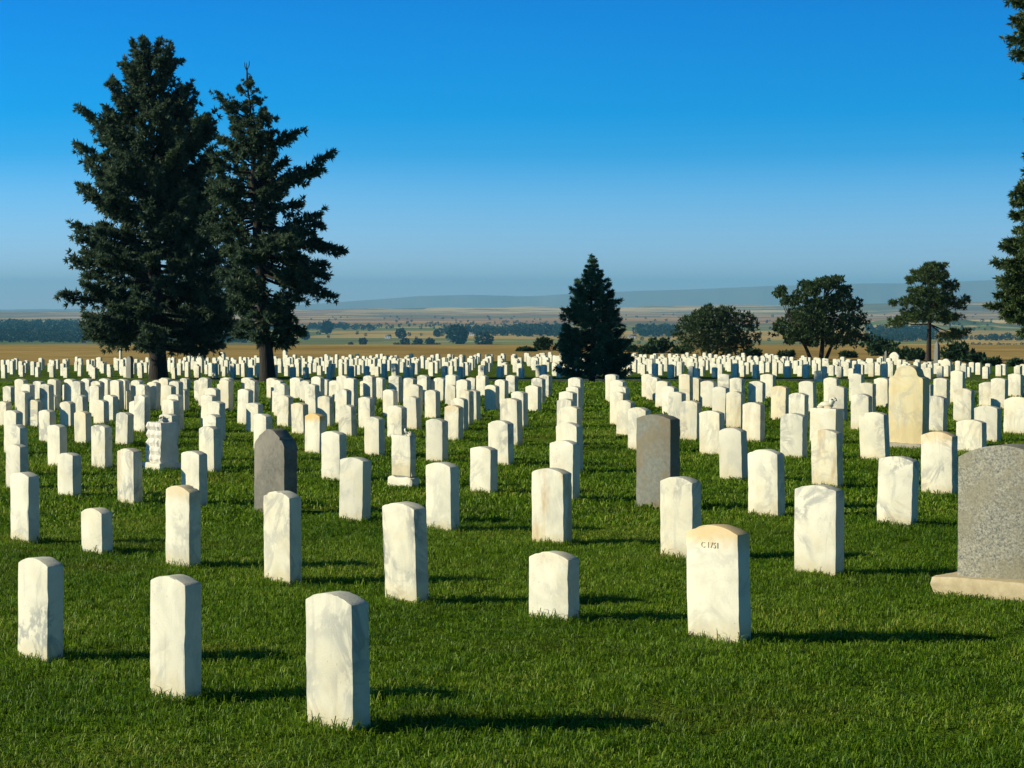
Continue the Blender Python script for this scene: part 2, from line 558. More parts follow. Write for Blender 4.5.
# ------------------------------------------------------------------ grass (stuff)
rs = np.random.RandomState(5)
def blade_patch(name, size, n, hmin, hmax, wid, seed):
    r = np.random.RandomState(seed)
    P = (r.rand(n, 2) - .5) * size
    h = hmin + (hmax - hmin) * r.rand(n) ** 1.6
    cl = vnoise(P[:, 0] * 13 + 40, P[:, 1] * 13 + 40, seed)          # clumps
    h = h * (.5 + .95 * cl)
    a = r.rand(n) * 2 * np.pi
    lean = h * (.35 + 1.0 * r.rand(n))
    la = vnoise(P[:, 0] * 7 + 9, P[:, 1] * 7 + 9, seed + 3) * 14 + r.randn(n) * .9
    dx, dy = np.cos(a) * wid / 2, np.sin(a) * wid / 2
    lx, ly = np.cos(la) * lean, np.sin(la) * lean
    V = np.zeros((n, 5, 3))
    V[:, 0, 0] = P[:, 0] - dx; V[:, 0, 1] = P[:, 1] - dy; V[:, 0, 2] = -.01
    V[:, 1, 0] = P[:, 0] + dx; V[:, 1, 1] = P[:, 1] + dy; V[:, 1, 2] = -.01
    V[:, 2, 0] = P[:, 0] + dx * .8 + lx * .4; V[:, 2, 1] = P[:, 1] + dy * .8 + ly * .4; V[:, 2, 2] = h * .65
    V[:, 3, 0] = P[:, 0] - dx * .8 + lx * .4; V[:, 3, 1] = P[:, 1] - dy * .8 + ly * .4; V[:, 3, 2] = h * .65
    V[:, 4, 0] = P[:, 0] + lx; V[:, 4, 1] = P[:, 1] + ly; V[:, 4, 2] = h * np.maximum(.35, 1 - .35 * lean / h)
    i = np.arange(n)[:, None] * 5
    me = np_mesh(name, V.reshape(-1, 3), i + np.array([[0, 1, 2, 3]]), i + np.array([[3, 2, 4]]))
    me.materials.append(M['grass'])
    return bpy.data.objects.new(name, me)

def scatter(name, pts, rot, scl, patch):
    me = bpy.data.meshes.new(name)
    me.vertices.add(len(pts))
    me.vertices.foreach_set('co', np.asarray(pts, np.float32).ravel())
    at = me.attributes.new('turn', 'FLOAT', 'POINT'); at.data.foreach_set('value', np.asarray(rot, np.float32))
    at = me.attributes.new('size', 'FLOAT_VECTOR', 'POINT'); at.data.foreach_set('vector', np.asarray(scl, np.float32).ravel())
    me.materials.append(M['grass'])
    o = link(name, me)
    ng = bpy.data.node_groups.new(name, 'GeometryNodeTree')
    ng.interface.new_socket('Geometry', in_out='INPUT', socket_type='NodeSocketGeometry')
    ng.interface.new_socket('Geometry', in_out='OUTPUT', socket_type='NodeSocketGeometry')
    N = ng.nodes
    gi, go = N.new('NodeGroupInput'), N.new('NodeGroupOutput')
    ip, ob = N.new('GeometryNodeInstanceOnPoints'), N.new('GeometryNodeObjectInfo')
    a1, a2, cx = N.new('GeometryNodeInputNamedAttribute'), N.new('GeometryNodeInputNamedAttribute'), N.new('ShaderNodeCombineXYZ')
    a1.data_type = 'FLOAT'; a1.inputs[0].default_value = 'turn'
    a2.data_type = 'FLOAT_VECTOR'; a2.inputs[0].default_value = 'size'
    ob.inputs['Object'].default_value = patch
    ob.inputs['As Instance'].default_value = True
    L = ng.links.new
    L(gi.outputs[0], ip.inputs['Points']); L(ob.outputs['Geometry'], ip.inputs['Instance'])
    L(a1.outputs[0], cx.inputs[2]); L(cx.outputs[0], ip.inputs['Rotation'])
    L(a2.outputs[0], ip.inputs['Scale']); L(ip.outputs[0], go.inputs[0])
    md = o.modifiers.new('scatter', 'NODES'); md.node_group = ng
    return structure(o, 'stuff')

def lawn_points(y0, y1, step, over=1.0):
    P = []
    y = y0
    while y < y1:
        hw = 512 / F * y + over
        for x in np.arange(-hw, hw, step):
            P.append((x + (rs.rand() - .5) * step * .6, y + (rs.rand() - .5) * step * .6))
        y += step
    P = np.array(P)
    return np.column_stack([P, prof(P[:, 1]) + .005])

p1 = blade_patch('turf_patch', .62, 2500, .016, .048, .0046, 1)
p2 = blade_patch('turf_patch_wide', 1.25, 2600, .025, .065, .011, 2)
p3 = blade_patch('turf_patch_coarse', 2.6, 2600, .03, .075, .024, 3)
def do_scatter(P, patch, k):
    hv = fbm(P[:, 0] * .9 + 50, P[:, 1] * .9 + 50, 41)
    z = .75 + .6 * hv
    return scatter('grass', P, rs.rand(len(P)) * 6.283, np.column_stack([np.full(len(P), k), np.full(len(P), k), z]), patch)
do_scatter(lawn_points(5.6, 17, .5, 3.0), p1, 1.0)
do_scatter(lawn_points(17, 33, 1.0, 4.0), p2, 1.0)
do_scatter(lawn_points(33, 92, 2.1, 5.0), p3, 1.0)

# ------------------------------------------------------------------ headstones
ANG = rad(46)                                        # the rows of stones stand turned from the picture plane
WD = Vector((math.cos(ANG), -math.sin(ANG), 0))      # along the front face, towards its right (nearer) edge
DD = Vector((math.sin(ANG), math.cos(ANG), 0))       # from the front face to the back

def arch(w, h, rise, shoulder=0.0):
    P = []
    for z in np.linspace(-.15, h - rise, max(5, int((h + .15) / .045))): P.append((-w / 2, z))
    for t in np.linspace(0, 1, 13)[1:-1]:
        x = -w / 2 + w * t
        P.append((x, h - rise + rise * (1 - (2 * t - 1) ** 2)))
    for z in np.linspace(h - rise, -.15, max(5, int((h + .15) / .045))): P.append((w / 2, z))
    return P

def slab_mesh(name, P, t, seed, wear=.0022, bevel=.007):
    """an outline in x, z cut from a slab of thickness t, its edges worn and chipped"""
    r = random.Random(seed)
    bm = bmesh.new()
    def ring(y):
        a = []
        for (x, z) in P:
            k = wear * (1.0 if r.random() < .85 else 2.6)
            a.append(bm.verts.new((x + r.uniform(-k, k) * .7, y + r.uniform(-k, k) * .5, z - abs(r.gauss(0, k * .5)))))
        return a
    A, B = ring(-t / 2), ring(t / 2)
    n = len(P)
    bm.faces.new(A[::-1]) if False else bm.faces.new(A)
    bm.faces.new(B[::-1])
    rim = []
    for i in range(n):
        j = (i + 1) % n
        bm.faces.new((A[j], A[i], B[i], B[j]))
    bm.normal_update()
    bmesh.ops.recalc_face_normals(bm, faces=bm.faces)
    E = [e for e in bm.edges if e.calc_face_angle(0) > rad(35)]
    if bevel:
        bmesh.ops.bevel(bm, geom=E, offset=bevel, segments=2, profile=.6, affect='EDGES')
    me = bpy.data.meshes.new(name)
    bm.to_mesh(me)
    bm.free()
    me.shade_smooth()
    me.set_sharp_from_angle(angle=rad(28))
    return me

LABELLED = []          # (object, image centre) of every stone of the front section
STONES = []
def stone(xl, xc, top, bot=0, label=None, t=.088, grey=0., stain=.0, top_stain=0., vein=.5, tan=0., yaw=0., tilt=0., rise=None, outline=None, mat='marble', hs=.52, name='headstone', wmax=.40, sunk=0., wear=.0022, thin=False):
    """a stone from what the picture shows of it: left and right edge of its front, its top and its foot"""
    seed = len(STONES) + 17
    r = random.Random(seed)
    if bot:
        c = ground_at(xc, bot)
    else:
        lo, hi = 8.0, 90.0
        for _ in range(40):
            m = (lo + hi) / 2
            g = Vector((px(xc, 300, m).x, m, float(prof(m)) + hs))
            if project(g)[1] > top: lo = m
            else: hi = m
        c = Vector((px(xc, 300, hi).x, hi, float(prof(hi))))
    a = ANG + rad(yaw if yaw else r.uniform(-2.5, 2.5))
    wd = Vector((math.cos(a), -math.sin(a), 0)); dd = Vector((math.sin(a), math.cos(a), 0))
    # width of the face so that its left edge falls on xl
    k = (xl - 512) / F
    den = -(wd.x) + k * wd.y
    w_ = (k * c.y - c.x) / den if abs(den) > 1e-4 else .3
    w_ = min(max(w_, .24), wmax)
    centre = c - wd * (w_ / 2) + dd * (t / 2)
    tp = project(Vector((centre.x - dd.x * t / 2, centre.y - dd.y * t / 2, c.z)))
    h = (tp[1] - top - 1.5) * (centre.y) / F
    h = min(max(h, .2), 1.15)
    P = outline(w_, h) if outline else arch(w_, h, rise if rise is not None else w_ * r.uniform(.09, .13))
    o = link(name, slab_mesh(name, P, t, seed, wear, .006 if c.y < 30 else .005), M[mat])
    o.location = (centre.x, centre.y, c.z + .01 - sunk)
    o.rotation_euler = (rad(r.gauss(0, .7)), rad(tilt if tilt else r.gauss(0, .7)), -a)
    o['grey'], o['stain'], o['top_stain'], o['vein'], o['tan'] = float(grey), float(stain), float(top_stain), float(vein), float(tan)
    o['category'] = 'headstone'
    o['group'] = 'headstones of the front section'
    if label: o['label'] = label
    STONES.append(o)
    LABELLED.append((o, ((xl + xc) / 2, (top + (bot or top + 25)) / 2), dict(grey=grey, tan=tan, stain=stain, top=top_stain)))
    o['_h'] = h
    return o, w_, h

# --- the nearest ones, each with a look of its own
stone(305.5, 353, 593, 727, 'white headstone with faint grey veins, nearest of all, bottom edge in long grass', vein=.8, grey=.13)
stone(147.8, 184.6, 576, 696, 'cream-white headstone standing between the two other stones of the nearest row', vein=.7, grey=.06)
stone(15, 47, 558, 658, 'white headstone with a slanting grey crack line at the far left of the nearest row', vein=1.0, grey=.06)
s10, w10, h10 = stone(688.6, 739.4, 525, 640, 'bright headstone with an orange stained crest and faint carved numbers', top_stain=.75, vein=.3, wear=.003)
stone(528.8, 568, 552, 618, 'low wide white headstone, only half as tall as those around it', vein=.3, top_stain=.15)
stone(384.5, 417, 502, 601, 'cream headstone with a dark horizontal vein, left of the low wide stone', vein=.9, tan=.12)
stone(263, 290, 491, 581, 'cream headstone directly in front of the dark grey shouldered monument', vein=.6, tan=.1)
stone(164, 189, 485, 565, 'white headstone with a brown rimmed arched top, left of the dark shouldered monument', top_stain=.5, vein=.5)
stone(80, 102, 508, 551, 'very short white headstone, the smallest one near the front', vein=.3)
stone(8.8, 28.5, 472, 541, 'pale headstone at the left edge of the picture behind the nearest row', vein=.4)
stone(660.8, 692.5, 476.5, 556, 'cream headstone directly in front of the tall brown-grey slab', tan=.15, vein=.7)
stone(795, 835.5, 485, 573, 'white headstone with slanting veins between the orange crested stone and the granite monument', vein=.9)
stone(532, 563.5, 468, 542, 'headstone with a long ochre streak down the middle of its face', stain=.75, vein=.3)
stone(426, 451, 462, 528.5, 'white headstone right behind the cream one with a dark horizontal vein', vein=.6)
stone(338.3, 362, 457, 520, 'greyish headstone with vertical streaks, right of the dark shouldered monument', grey=.28, vein=.5)
stone(877.5, 911, 456, 524, 'white headstone with grey blotches standing left of the granite monument', vein=.9)
stone(922, 952, 431, 493, 'headstone with ochre crest and ochre foot just left of the granite monument', top_stain=.55, vein=.9, stain=.15)
stone(812.5, 837.5, 429, 486, 'brown stained headstone in front of the block topped by a carved lamb', stain=.75, tan=.25)
stone(749, 778, 449, 515, 'clean white headstone with an ochre foot right of the squat grey one', vein=.5)
stone(720, 742, 427, 479.5, 'grey-white headstone right of the tall brown-grey slab', grey=.25, vein=.3)
stone(57, 72.5, 452.5, 496, 'cream headstone second from the picture edge, above the very short one', grey=.12)
stone(116.7, 133.7, 448, 503, 'headstone with brown marbled bands in front of the rock-faced pedestal', stain=.45, vein=1.0)
stone(182, 199, 450.5, 504, 'white headstone right behind the one with a brown rimmed top', vein=.4)
stone(199.5, 214, 425.5, 471, 'headstone with a faint tan band, first in the line right of the rock-faced pedestal', tan=.1, vein=.7)
stone(90.7, 105, 424, 467.5, 'white headstone with slanting grey blotches, first one left of the rock-faced pedestal', vein=1.0)
stone(469.8, 490.2, 446, 492, 'white headstone with tan flecks standing alone left of the central grass aisle', vein=.5, stain=.2)
stone(425.6, 442.2, 418, 461, 'light grey headstone right of the two-piece marker with a chipped top', grey=.25)
stone(365, 379, 416, 455, 'cream headstone left of the two-piece marker with a chipped top', tan=.1, grey=.1)
stone(321, 339.7, 430.5, 479.5, 'pale headstone half hidden by the greyish streaked stone', grey=.08)
stone(304.3, 319.3, 413, 453, 'slim headstone with an orange-brown crest behind the dark shouldered monument', top_stain=1.0, vein=.8)
stone(549, 572.5, 440, 499.5, 'white headstone directly behind the one with an ochre streak', vein=.4)
stone(699.7, 719.5, 410, 454.5, 'cream headstone just right behind the tall brown-grey slab', tan=.12, stain=.2)
stone(780.5, 802.2, 412.5, 458, 'greyish veined headstone left of the block topped by a carved lamb', grey=.15, vein=.8)
stone(861, 885.5, 411.5, 459.5, 'cream headstone leaning to the left in front of the tall cream monument', tan=.15, tilt=-3.5, vein=.6)
stone(925, 943, 395, 431.5, 'blue-grey marbled headstone right of the tall cream monument', grey=.12, vein=1.0)
stone(957, 982, 419, 452, 'cream headstone whose foot is hidden by the granite monument', tan=.08)
stone(1004, 1029, 396, 434, 'wide white headstone cut by the right edge of the picture', vein=.3)
stone(974.5, 997, 405, 441, 'greenish grey headstone behind the granite monument', grey=.3)
stone(726, 740.7, 390.5, 428, 'tan headstone with vertical brown streaks behind the tall brown-grey slab', tan=.35, stain=.7)
stone(771, 785.3, 385, 419, 'tan headstone left of the block topped by a carved lamb', tan=.45, top_stain=.4)
stone(828.5, 844, 385, 421, 'grey-tan headstone right behind the carved lamb', grey=.3, stain=.3)

# --- the rest of the front section, read off one by one
PLAIN = [
 # left of the big spruce
 (5,20,444,488),(7,19,424,0),(4,14.5,409.5,0),(39.7,50,409,442),(47.5,60,424,466,dict(vein=.2)),(76,86,410.5,443,dict(top_stain=.2)),(115,127,411.5,444.5),
 (159,172.3,413,446),(29,37.6,399,426.5),(61,70.6,400.5,426.5),(20.8,28,394,419),(18.5,24,390,0),(0,6,400.5,425.5),(75,83,394,415),(95,104,399,424),
 (130,139.8,400,429.5),(106,113,394,420),(118,127,388.5,409),(92,99.5,389,410.5),(136,143.5,394,0),(164,173.5,398.5,0),(165.5,176,401,430),(171,178,393.6,0),
 (175.5,184.6,388,410.5),(148,155.7,381,410),(47.5,54.8,394,410.5),(42.5,49,392,409,dict(grey=.12)),(66.8,74,384,401),(63,70,383,400.5),(5.5,11,385,402),
 (36,41,380,399),(18,22.7,378,0),(24,29,383,0),(43,48.2,383,0),(50,55,378,0),(53,57.8,380,395),(66,71.5,378,0),(74.6,80,380,0),(83,89,377.5,401),
 (93,98.7,380,0),(91,98,384,0),(102,107,377.5,0),(105,110,382,397),(113,119,379,0),(119,124.5,378,0),(125,130.5,382,401),(133,139,379,0),(138,144.8,383.5,0),
 (154,160,379,397),(162,167.8,377,0),(163.5,171,384,0),(172,178,380,0),(181,187,377,389),(195.5,202.3,379,400.5),(201.2,207,376.5,0),(208,215.3,387,0),(203,211.7,394,0),
 (208,219,400.5,0),(203,215.3,413.6,0,dict(tan=.08)),(218,226,382.5,405.5),(220,228,378.6,0),(223,229,376.5,0),(243,250.5,376.5,0),(246,253.5,379,0),(238.3,247.7,388,424),(247,258,402,432),(253,266,413,450),
 # between the two big trees and the aisle
 (267,274.7,377,398),(273,279.6,379,0),(276.7,284,382.5,0),(272,281.4,389,413),(277.5,288,394.5,426),(290,300.2,376.5,398.5),(301.7,309,379.5,400.5),(307,315.4,383,0),(307.2,316.5,389,413),
 (292,303.7,402,434,dict(top_stain=.25)),(313.4,320,375.5,0),(318.7,327,378,395),(318.7,329.7,395,426,dict(vein=.9)),(330,338,379.5,398),(338,345.6,374.5,0),(334.3,347,382.5,402),(346,353.6,377,0),(339,346,388,0),(343.6,353.7,388.5,404),(338.5,351.6,404,436,dict(grey=.2)),
 (364.5,372,374.5,0),(361,369,379.5,396),(358.5,370.2,396,427.5),(374.2,382.4,376.5,398.6),(391,398.4,374.5,0),(393.5,401,379,403.6),(383.7,393.6,388.5,416),(387,401.5,404.5,438),(404.3,412.4,376.8,0),(407,417.8,383.5,0,dict(grey=.18)),(404,416.8,395.5,429),
 (418.4,426.4,374,0),(422,431.2,379,403),(425,435.8,389,417.8),(434.7,443,376.5,400.5),(447,455.3,373.5,0),(444.7,455,384,405,dict(grey=.2)),(457.8,467,378.5,0),(460,469,389,0),(465.5,476.5,389,420,dict(tan=.1)),(452.2,463.8,397,430),(444,458.2,404.5,440,dict(top_stain=.45)),
 (469,474.6,376.5,389),(476.8,485,374,395.5),(484.6,495.6,384,409.5),(495.2,504.6,378.5,403.6),(507.2,514.8,374,393),(500.6,517.6,397.5,445),(488.5,508.3,419.8,464.3,dict(tan=.08)),
 (512,523.5,390.5,0),(525.2,537.6,384.5,411),(532,542,376.8,403.5),(539.3,548.5,373.6,396.5),
 # both sides of the aisle
 (556.6,577.3,422,0,dict(tan=.1)),(561,577,405.5,0,dict(tan=.12)),(557,571.2,398,0,dict(grey=.15)),(558.5,572.3,390.5,0),(567.4,578.6,385.5,0),(568.2,580.5,376.5,0),
 (605.8,616,373.2,400.5),(610.2,622.8,379,0),(617,625.6,385.5,0),(610.2,622.8,391,424.5),(616.3,630,399.3,435.5,dict(tan=.12)),(628,645.4,406.5,450,dict(tan=.05)),
 (642.8,652,373,397),(646.4,657.4,375.8,400),(655.2,666.8,380,406.3,dict(grey=.08)),(662.3,674.6,385.3,413),(668.3,681.7,391,0,dict(grey=.28)),(680.2,696.6,399.8,440,dict(grey=.2,stain=.2)),
 (683,690,373,0),(686.4,698.8,376.5,400.6),(700.6,713.4,379.7,406.6),(712.5,725.4,385.7,0),(718.8,729.3,373,0),(730,742,376.8,0,dict(tan=.1)),(742.5,760,401.5,441,dict(tan=.08,stain=.2)),(748.5,762.3,380,402),
 (760.3,772.6,373,397.5),(788.8,804.8,392,0,dict(vein=.9)),(799.3,813.3,380,411),(824,837.2,376.5,0),(851.2,868.5,393,430,dict(grey=.15)),(860.4,873.3,381.7,0,dict(grey=.28)),(849.3,861.8,372.6,0),(874.4,887.6,376.7,406),
 (923.6,931,382,0,dict(tan=.4)),(933.8,947.4,377,0,dict(tan=.25)),(950.5,962,369.5,402),(953.6,971,387.5,421.5,dict(tan=.06)),(979.3,996,381,406,dict(stain=.25)),(991,1005.5,377,0),(1008.5,1020.6,372.5,396,dict(tan=.08)),
 (811.3,822,369.3,383.6,dict(tan=.1)),
]
for q in PLAIN:
    kw = q[4] if len(q) > 4 else {}
    prr = random.Random(int(q[0] * 31 + q[2] * 7))
    kw = dict(dict(vein=prr.uniform(.2, .9), tan=max(0, prr.gauss(.03, .10)), grey=max(0, prr.gauss(-.02, .10)), stain=max(0, prr.gauss(-.05, .16))), **kw)
    stone(*q[:4], **kw)

# --- longer grass left by the mower round the feet of the nearer stones
p4 = blade_patch('foot_tuft', .07, 20, .05, .115, .0045, 4)
def foot_tufts():
    P = []
    for o in STONES:
        if o.location.y > 30: continue
        xs_ = [v.co.x for v in o.data.vertices]; ys_ = [v.co.y for v in o.data.vertices]
        m = Matrix.Translation(o.location) @ Matrix.Rotation(o.rotation_euler.z, 4, 'Z')
        x0, x1, y0, y1 = min(xs_) - .012, max(xs_) + .012, min(ys_) - .015, max(ys_) + .012
        for t in np.arange(x0, x1, .028): P += [m @ Vector((t, y0 - rs.rand() * .03, 0)), m @ Vector((t, y1, 0))]
        for t in np.arange(y0, y1, .028): P += [m @ Vector((x1 + rs.rand() * .02, t, 0)), m @ Vector((x0, t, 0))]
    P = np.array([(p.x, p.y, float(prof(p.y)) + .004) for p in P])
    P = P[rs.rand(len(P)) < .75]
    k = .6 + .6 * rs.rand(len(P))
    return scatter('grass', P, rs.rand(len(P)) * 6.283, np.column_stack([k, k, k]), p4)
foot_tufts()

# --- carved numbers on the orange crested stone
def lettering(parent, text, size, x, y, z):
    cu = bpy.data.curves.new('inscription', 'FONT')
    cu.body = text
    cu.size = size
    cu.extrude = .0012
    cu.align_x = 'CENTER'
    tmp = bpy.data.objects.new('inscription_text', cu)
    COL.objects.link(tmp)
    dg = bpy.context.evaluated_depsgraph_get()
    me = bpy.data.meshes.new_from_object(tmp.evaluated_get(dg))
    bpy.data.objects.remove(tmp)
    me.materials.clear()
    o = link('inscription', me, M['letter'], parent)
    o.location = (x, y, z)
    o.rotation_euler = (math.pi / 2, 0, 0)
    return o
lettering(s10, 'C 1751', .040, -.01, -.0455, h10 - .112)

# --- other shapes of marker
def ogee(w, h):
    """shouldered top: short quarter curve, a step, then a pointed crest"""
    P = [(-w / 2, z) for z in np.linspace(-.15, h * .80, 14)]
    P += [(-w * .46, h * .845), (-w * .40, h * .875), (-w * .355, h * .885), (-w * .35, h * .905)]
    for t in np.linspace(0, 1, 7)[1:]:
        P.append((-w * .35 * (1 - t), h * (.905 + .095 * math.sin(t * math.pi / 2))))
    return P + [(-x, z) for x, z in reversed(P[:-1])]
def crested(w, h):
    """tall tablet: concave shoulders and a round crest"""
    P = [(-w / 2, z) for z in np.linspace(-.05, h * .825, 14)]
    P += [(-w * .49, h * .845), (-w * .455, h * .857), (-w * .40, h * .862), (-w * .355, h * .872), (-w * .325, h * .895)]
    for a in np.linspace(172, 90, 8):
        P.append((w * .315 * math.cos(rad(a)), h * (.905 + .095 * math.sin(rad(a)))))
    return P + [(-x, z) for x, z in reversed(P[:-1])]
def blunt(w, h):
    P = [(-w / 2, z) for z in np.linspace(-.15, h * .955, 14)]
    P += [(-w * .42, h * .968), (-w * .3, h * .985), (-w * .15, h * .997), (0, h)]
    return P + [(-x, z) for x, z in reversed(P[:-1])]

stone(253.4, 284, 428.5, 512, 'dark grey shouldered monument with a pointed crest, tallest on the left side', t=.13, outline=ogee, mat='dark_slab', wmax=.6, wear=.003)
stone(636.5, 670.2, 414, 507, 'tall brown-grey slab with a flat arched top and a diagonal scar', t=.12, outline=blunt, mat='slab', wmax=.6, wear=.003)
big, bw, bh = stone(888.5, 922, 364.5, 447, 'tall cream monument with a round crest and a slanting crack on a low grey base', t=.13, outline=crested, tan=.85, stain=.3, wmax=.7, hs=.95)
def block(name, mat, parent, w, d, h, loc, seed=1, wear=.004, bevel=.012, top=1.0):
    """a worn rectangular block, its top scaled by the last argument"""
    bm = bmesh.new()
    bmesh.ops.create_cube(bm, size=1)
    bmesh.ops.subdivide_edges(bm, edges=bm.edges[:], cuts=5, use_grid_fill=True)
    r = random.Random(seed)
    for v in bm.verts:
        k = 1 + (top - 1) * (v.co.z + .5)
        v.co = Vector((v.co.x * w * k + r.uniform(-wear, wear), v.co.y * d * k + r.uniform(-wear, wear), (v.co.z + .5) * h + r.uniform(-wear, wear)))
    E = [e for e in bm.edges if e.calc_face_angle(0) > rad(50)]
    bmesh.ops.bevel(bm, geom=E, offset=bevel, segments=2, profile=.6, affect='EDGES')
    me = bpy.data.meshes.new(name)
    bm.to_mesh(me); bm.free()
    me.shade_smooth(); me.set_sharp_from_angle(angle=rad(30))
    o = link(name, me, M[mat] if isinstance(mat, str) else mat, parent)
    o.location = loc
    return o
def marb(o, **k):
    for q in ('grey', 'stain', 'top_stain', 'vein', 'tan'): o[q] = float(k.get(q, 0.0))
    return o
block('base', 'concrete', big, bw * 1.08, .26, .20, (0, 0, -.135), 4)

def marker(name, x, bot, label, yaw=0.0, group=None):
    g = ground_at(x, bot)
    o = empty(name, g, label, 'headstone' if 'marker' in name else 'monument', group)
    o.rotation_euler = (0, 0, -(ANG + rad(yaw)))
    return o, g.y / F

# two-piece marker with a chipped top
r_, s = marker('stone_marker', 402, 485, 'two-piece white marker with a dark joint and a chipped flat top')
marb(block('base', 'marble', r_, .31, .11, .20, (0, .02, -.09), 7), vein=.3)
d_ = marb(block('tablet', 'marble', r_, .255, .075, .365, (0, .02, .12), 8, .003), vein=.6)
block('joint', 'grey_stone', r_, .257, .077, .014, (0, .02, .108), 9, .001, .002)
marb(block('chip', 'marble', d_, .06, .05, .035, (.085, 0, .36), 10, .008, .01), vein=.2)

# block with a small lamb on it
lamb_stone, lw, lh = stone(810, 835.3, 407.5, 443, 'square white block topped by a small carved lamb', rise=.004, t=.16, vein=.2)
def lamb():
    bm = bmesh.new()
    def ell(c, r, n=12):
        g = bmesh.ops.create_uvsphere(bm, u_segments=n, v_segments=8, radius=1)
        for v in g['verts']: v.co = Vector((v.co.x * r[0] + c[0], v.co.y * r[1] + c[1], v.co.z * r[2] + c[2]))
    ell((-.01, 0, .04), (.10, .05, .045))      # resting body
    ell((.075, -.005, .085), (.035, .03, .04)) # neck and chest
    ell((.105, -.012, .112), (.038, .024, .024)) # head
    ell((.135, -.016, .103), (.018, .016, .014)) # muzzle
    ell((.085, .025, .118), (.022, .009, .010)); ell((.085, -.042, .115), (.022, .009, .010))  # ears
    ell((.05, -.05, .015), (.06, .016, .014)); ell((-.06, -.05, .018), (.05, .02, .018))       # folded legs
    ell((-.115, .01, .03), (.022, .015, .018)) # tail
    me = bpy.data.meshes.new('lamb_carving')
    bm.to_mesh(me); bm.free(); me.shade_smooth()
    return me
lo_ = marb(link('lamb_carving', lamb(), M['marble'], lamb_stone), vein=.2)
lo_.location = (0, 0, lh - .006)

# rock-faced pedestal with scrolled sides
r_, s = marker('rock_faced_pedestal', 157, 467.5, 'white rock-faced pedestal with a rough chipped top on a flat base', 4)
marb(block('base', 'marble', r_, .34, .27, .19, (0, .06, -.10), 11), vein=.2)
def rock_body():
    bm = bmesh.new()
    bmesh.ops.create_cube(bm, size=1)
    bmesh.ops.subdivide_edges(bm, edges=bm.edges[:], cuts=9, use_grid_fill=True)
    r = random.Random(3)
    for v in bm.verts:
        x, y, z = v.co
        k = 1.0 - .10 * (z + .5) + .06 * math.sin((z + .5) * 7)
        b = .006 if (abs(y + .5) < .01 or abs(z - .5) < .01) else .004
        fr = .020 * abs(math.cos(math.pi * 2.5 * (x + .5))) * abs(math.cos(math.pi * 5 * z)) if y < -.49 else 0
        v.co = Vector((x * .27 * (1 - .05 * (z + .5)) + r.uniform(-b, b) * .5, y * .20 * k - fr + r.uniform(-b, b), (z + .5) * .40 + r.uniform(-b, b) * .8))
    me = bpy.data.meshes.new('rough_die')
    bm.to_mesh(me); bm.free()
    return me
d_ = link('rough_die', rock_body(), M['rock'], r_); d_.location = (0, .06, .088)
block('broken_top', 'rock', d_, .07, .09, .055, (.03, 0, .39), 13, .008, .01, .6)

# granite monument on a tan base at the right edge
gp = ground_at(931, 589)
gr = empty('granite_monument', gp, 'large speckled grey granite monument with an arched top on a tan stone base', 'monument')
ga = rad(39)
gr.rotation_euler = (0, 0, -ga)
gme = slab_mesh('granite_tablet', arch(.54, .765, .075), .22, 5, .0006, .004)
gt = link('granite_tablet', gme, M['granite'], gr); gt.location = (.372, .23, .10)
block('base', 'tan_stone', gr, .93, .46, .25, (.465, .23, -.135), 15, .005, .012)

# ------------------------------------------------------------------ obelisks and larger stones beyond the road
def obelisk(x, bot, top, wpx, label, mat, depth, cap=.12, cat='obelisk'):
    z0 = float(prof(depth))
    b = px(x, 300, depth)
    base = Vector((b.x, depth, z0))
    h = px(x, top, depth).z - z0
    wd_ = wpx * depth / F
    o = empty('obelisk', base, label, cat)
    o.rotation_euler = (0, 0, -ANG)
    def put(q): return marb(q, vein=.3) if mat == 'marble' else q
    put(block('plinth', mat, o, wd_ * 1.6, wd_ * 1.6, h * .10 + .1, (0, 0, -.1), 3, .003))
    put(block('shaft', mat, o, wd_, wd_, h * (.90 - cap * .6), (0, 0, h * .10 - .002), 4, .003, .008, .72))
    put(block('point', mat, o, wd_ * .72, wd_ * .72, h * cap * .6, (0, 0, h * (1 - cap * .6) - .003), 5, .002, .004, .12))
    return o
obelisk(120.3, 370, 340.5, 2.6, 'thin white obelisk beyond the road, left of the big spruce trunk', 'marble', 118)
obelisk(937.5, 364, 341, 5.2, 'dark grey obelisk beside the small pine trunk', 'grey_stone', 142, .3)
obelisk(886.5, 365, 350.5, 3.2, 'short grey shaft left of the white square tombstone beyond the road', 'grey_stone', 140, .2)
def far_tablet(x, bot_d, top, wpx, label, mat='marble', **k):
    z0 = float(prof(bot_d)); b = px(x, 300, bot_d)
    h = px(x, top, bot_d).z - z0
    w_ = wpx * bot_d / F / .72
    o = link('headstone', slab_mesh('headstone', arch(w_, h, w_ * .3), .16, int(x), .003, .01), M[mat])
    o.location = (b.x, bot_d, z0); o.rotation_euler = (0, 0, -ANG)
    marb(o, **k)
    return tag(o, label, 'headstone', 'larger stones beyond the road')
far_tablet(129.5, 102, 356, 5.5, 'broad dark grey tablet just left of the big spruce trunk', 'grey_stone')
far_tablet(200.3, 115, 349, 6, 'large round-topped white stone right of the big spruce trunk', vein=.2)
far_tablet(222.3, 125, 352, 5.2, 'second large round-topped cream stone between the two big tree trunks', tan=.15)
far_tablet(285, 145, 350, 3.6, 'tall white stone just right of the trunk with a spike-topped crown', vein=.2)
far_tablet(895, 142, 352, 8, 'white square tombstone right of the short grey shaft', vein=.2)
far_tablet(947, 108, 358.7, 8, 'tall cream stone right of the dark grey obelisk', tan=.15)

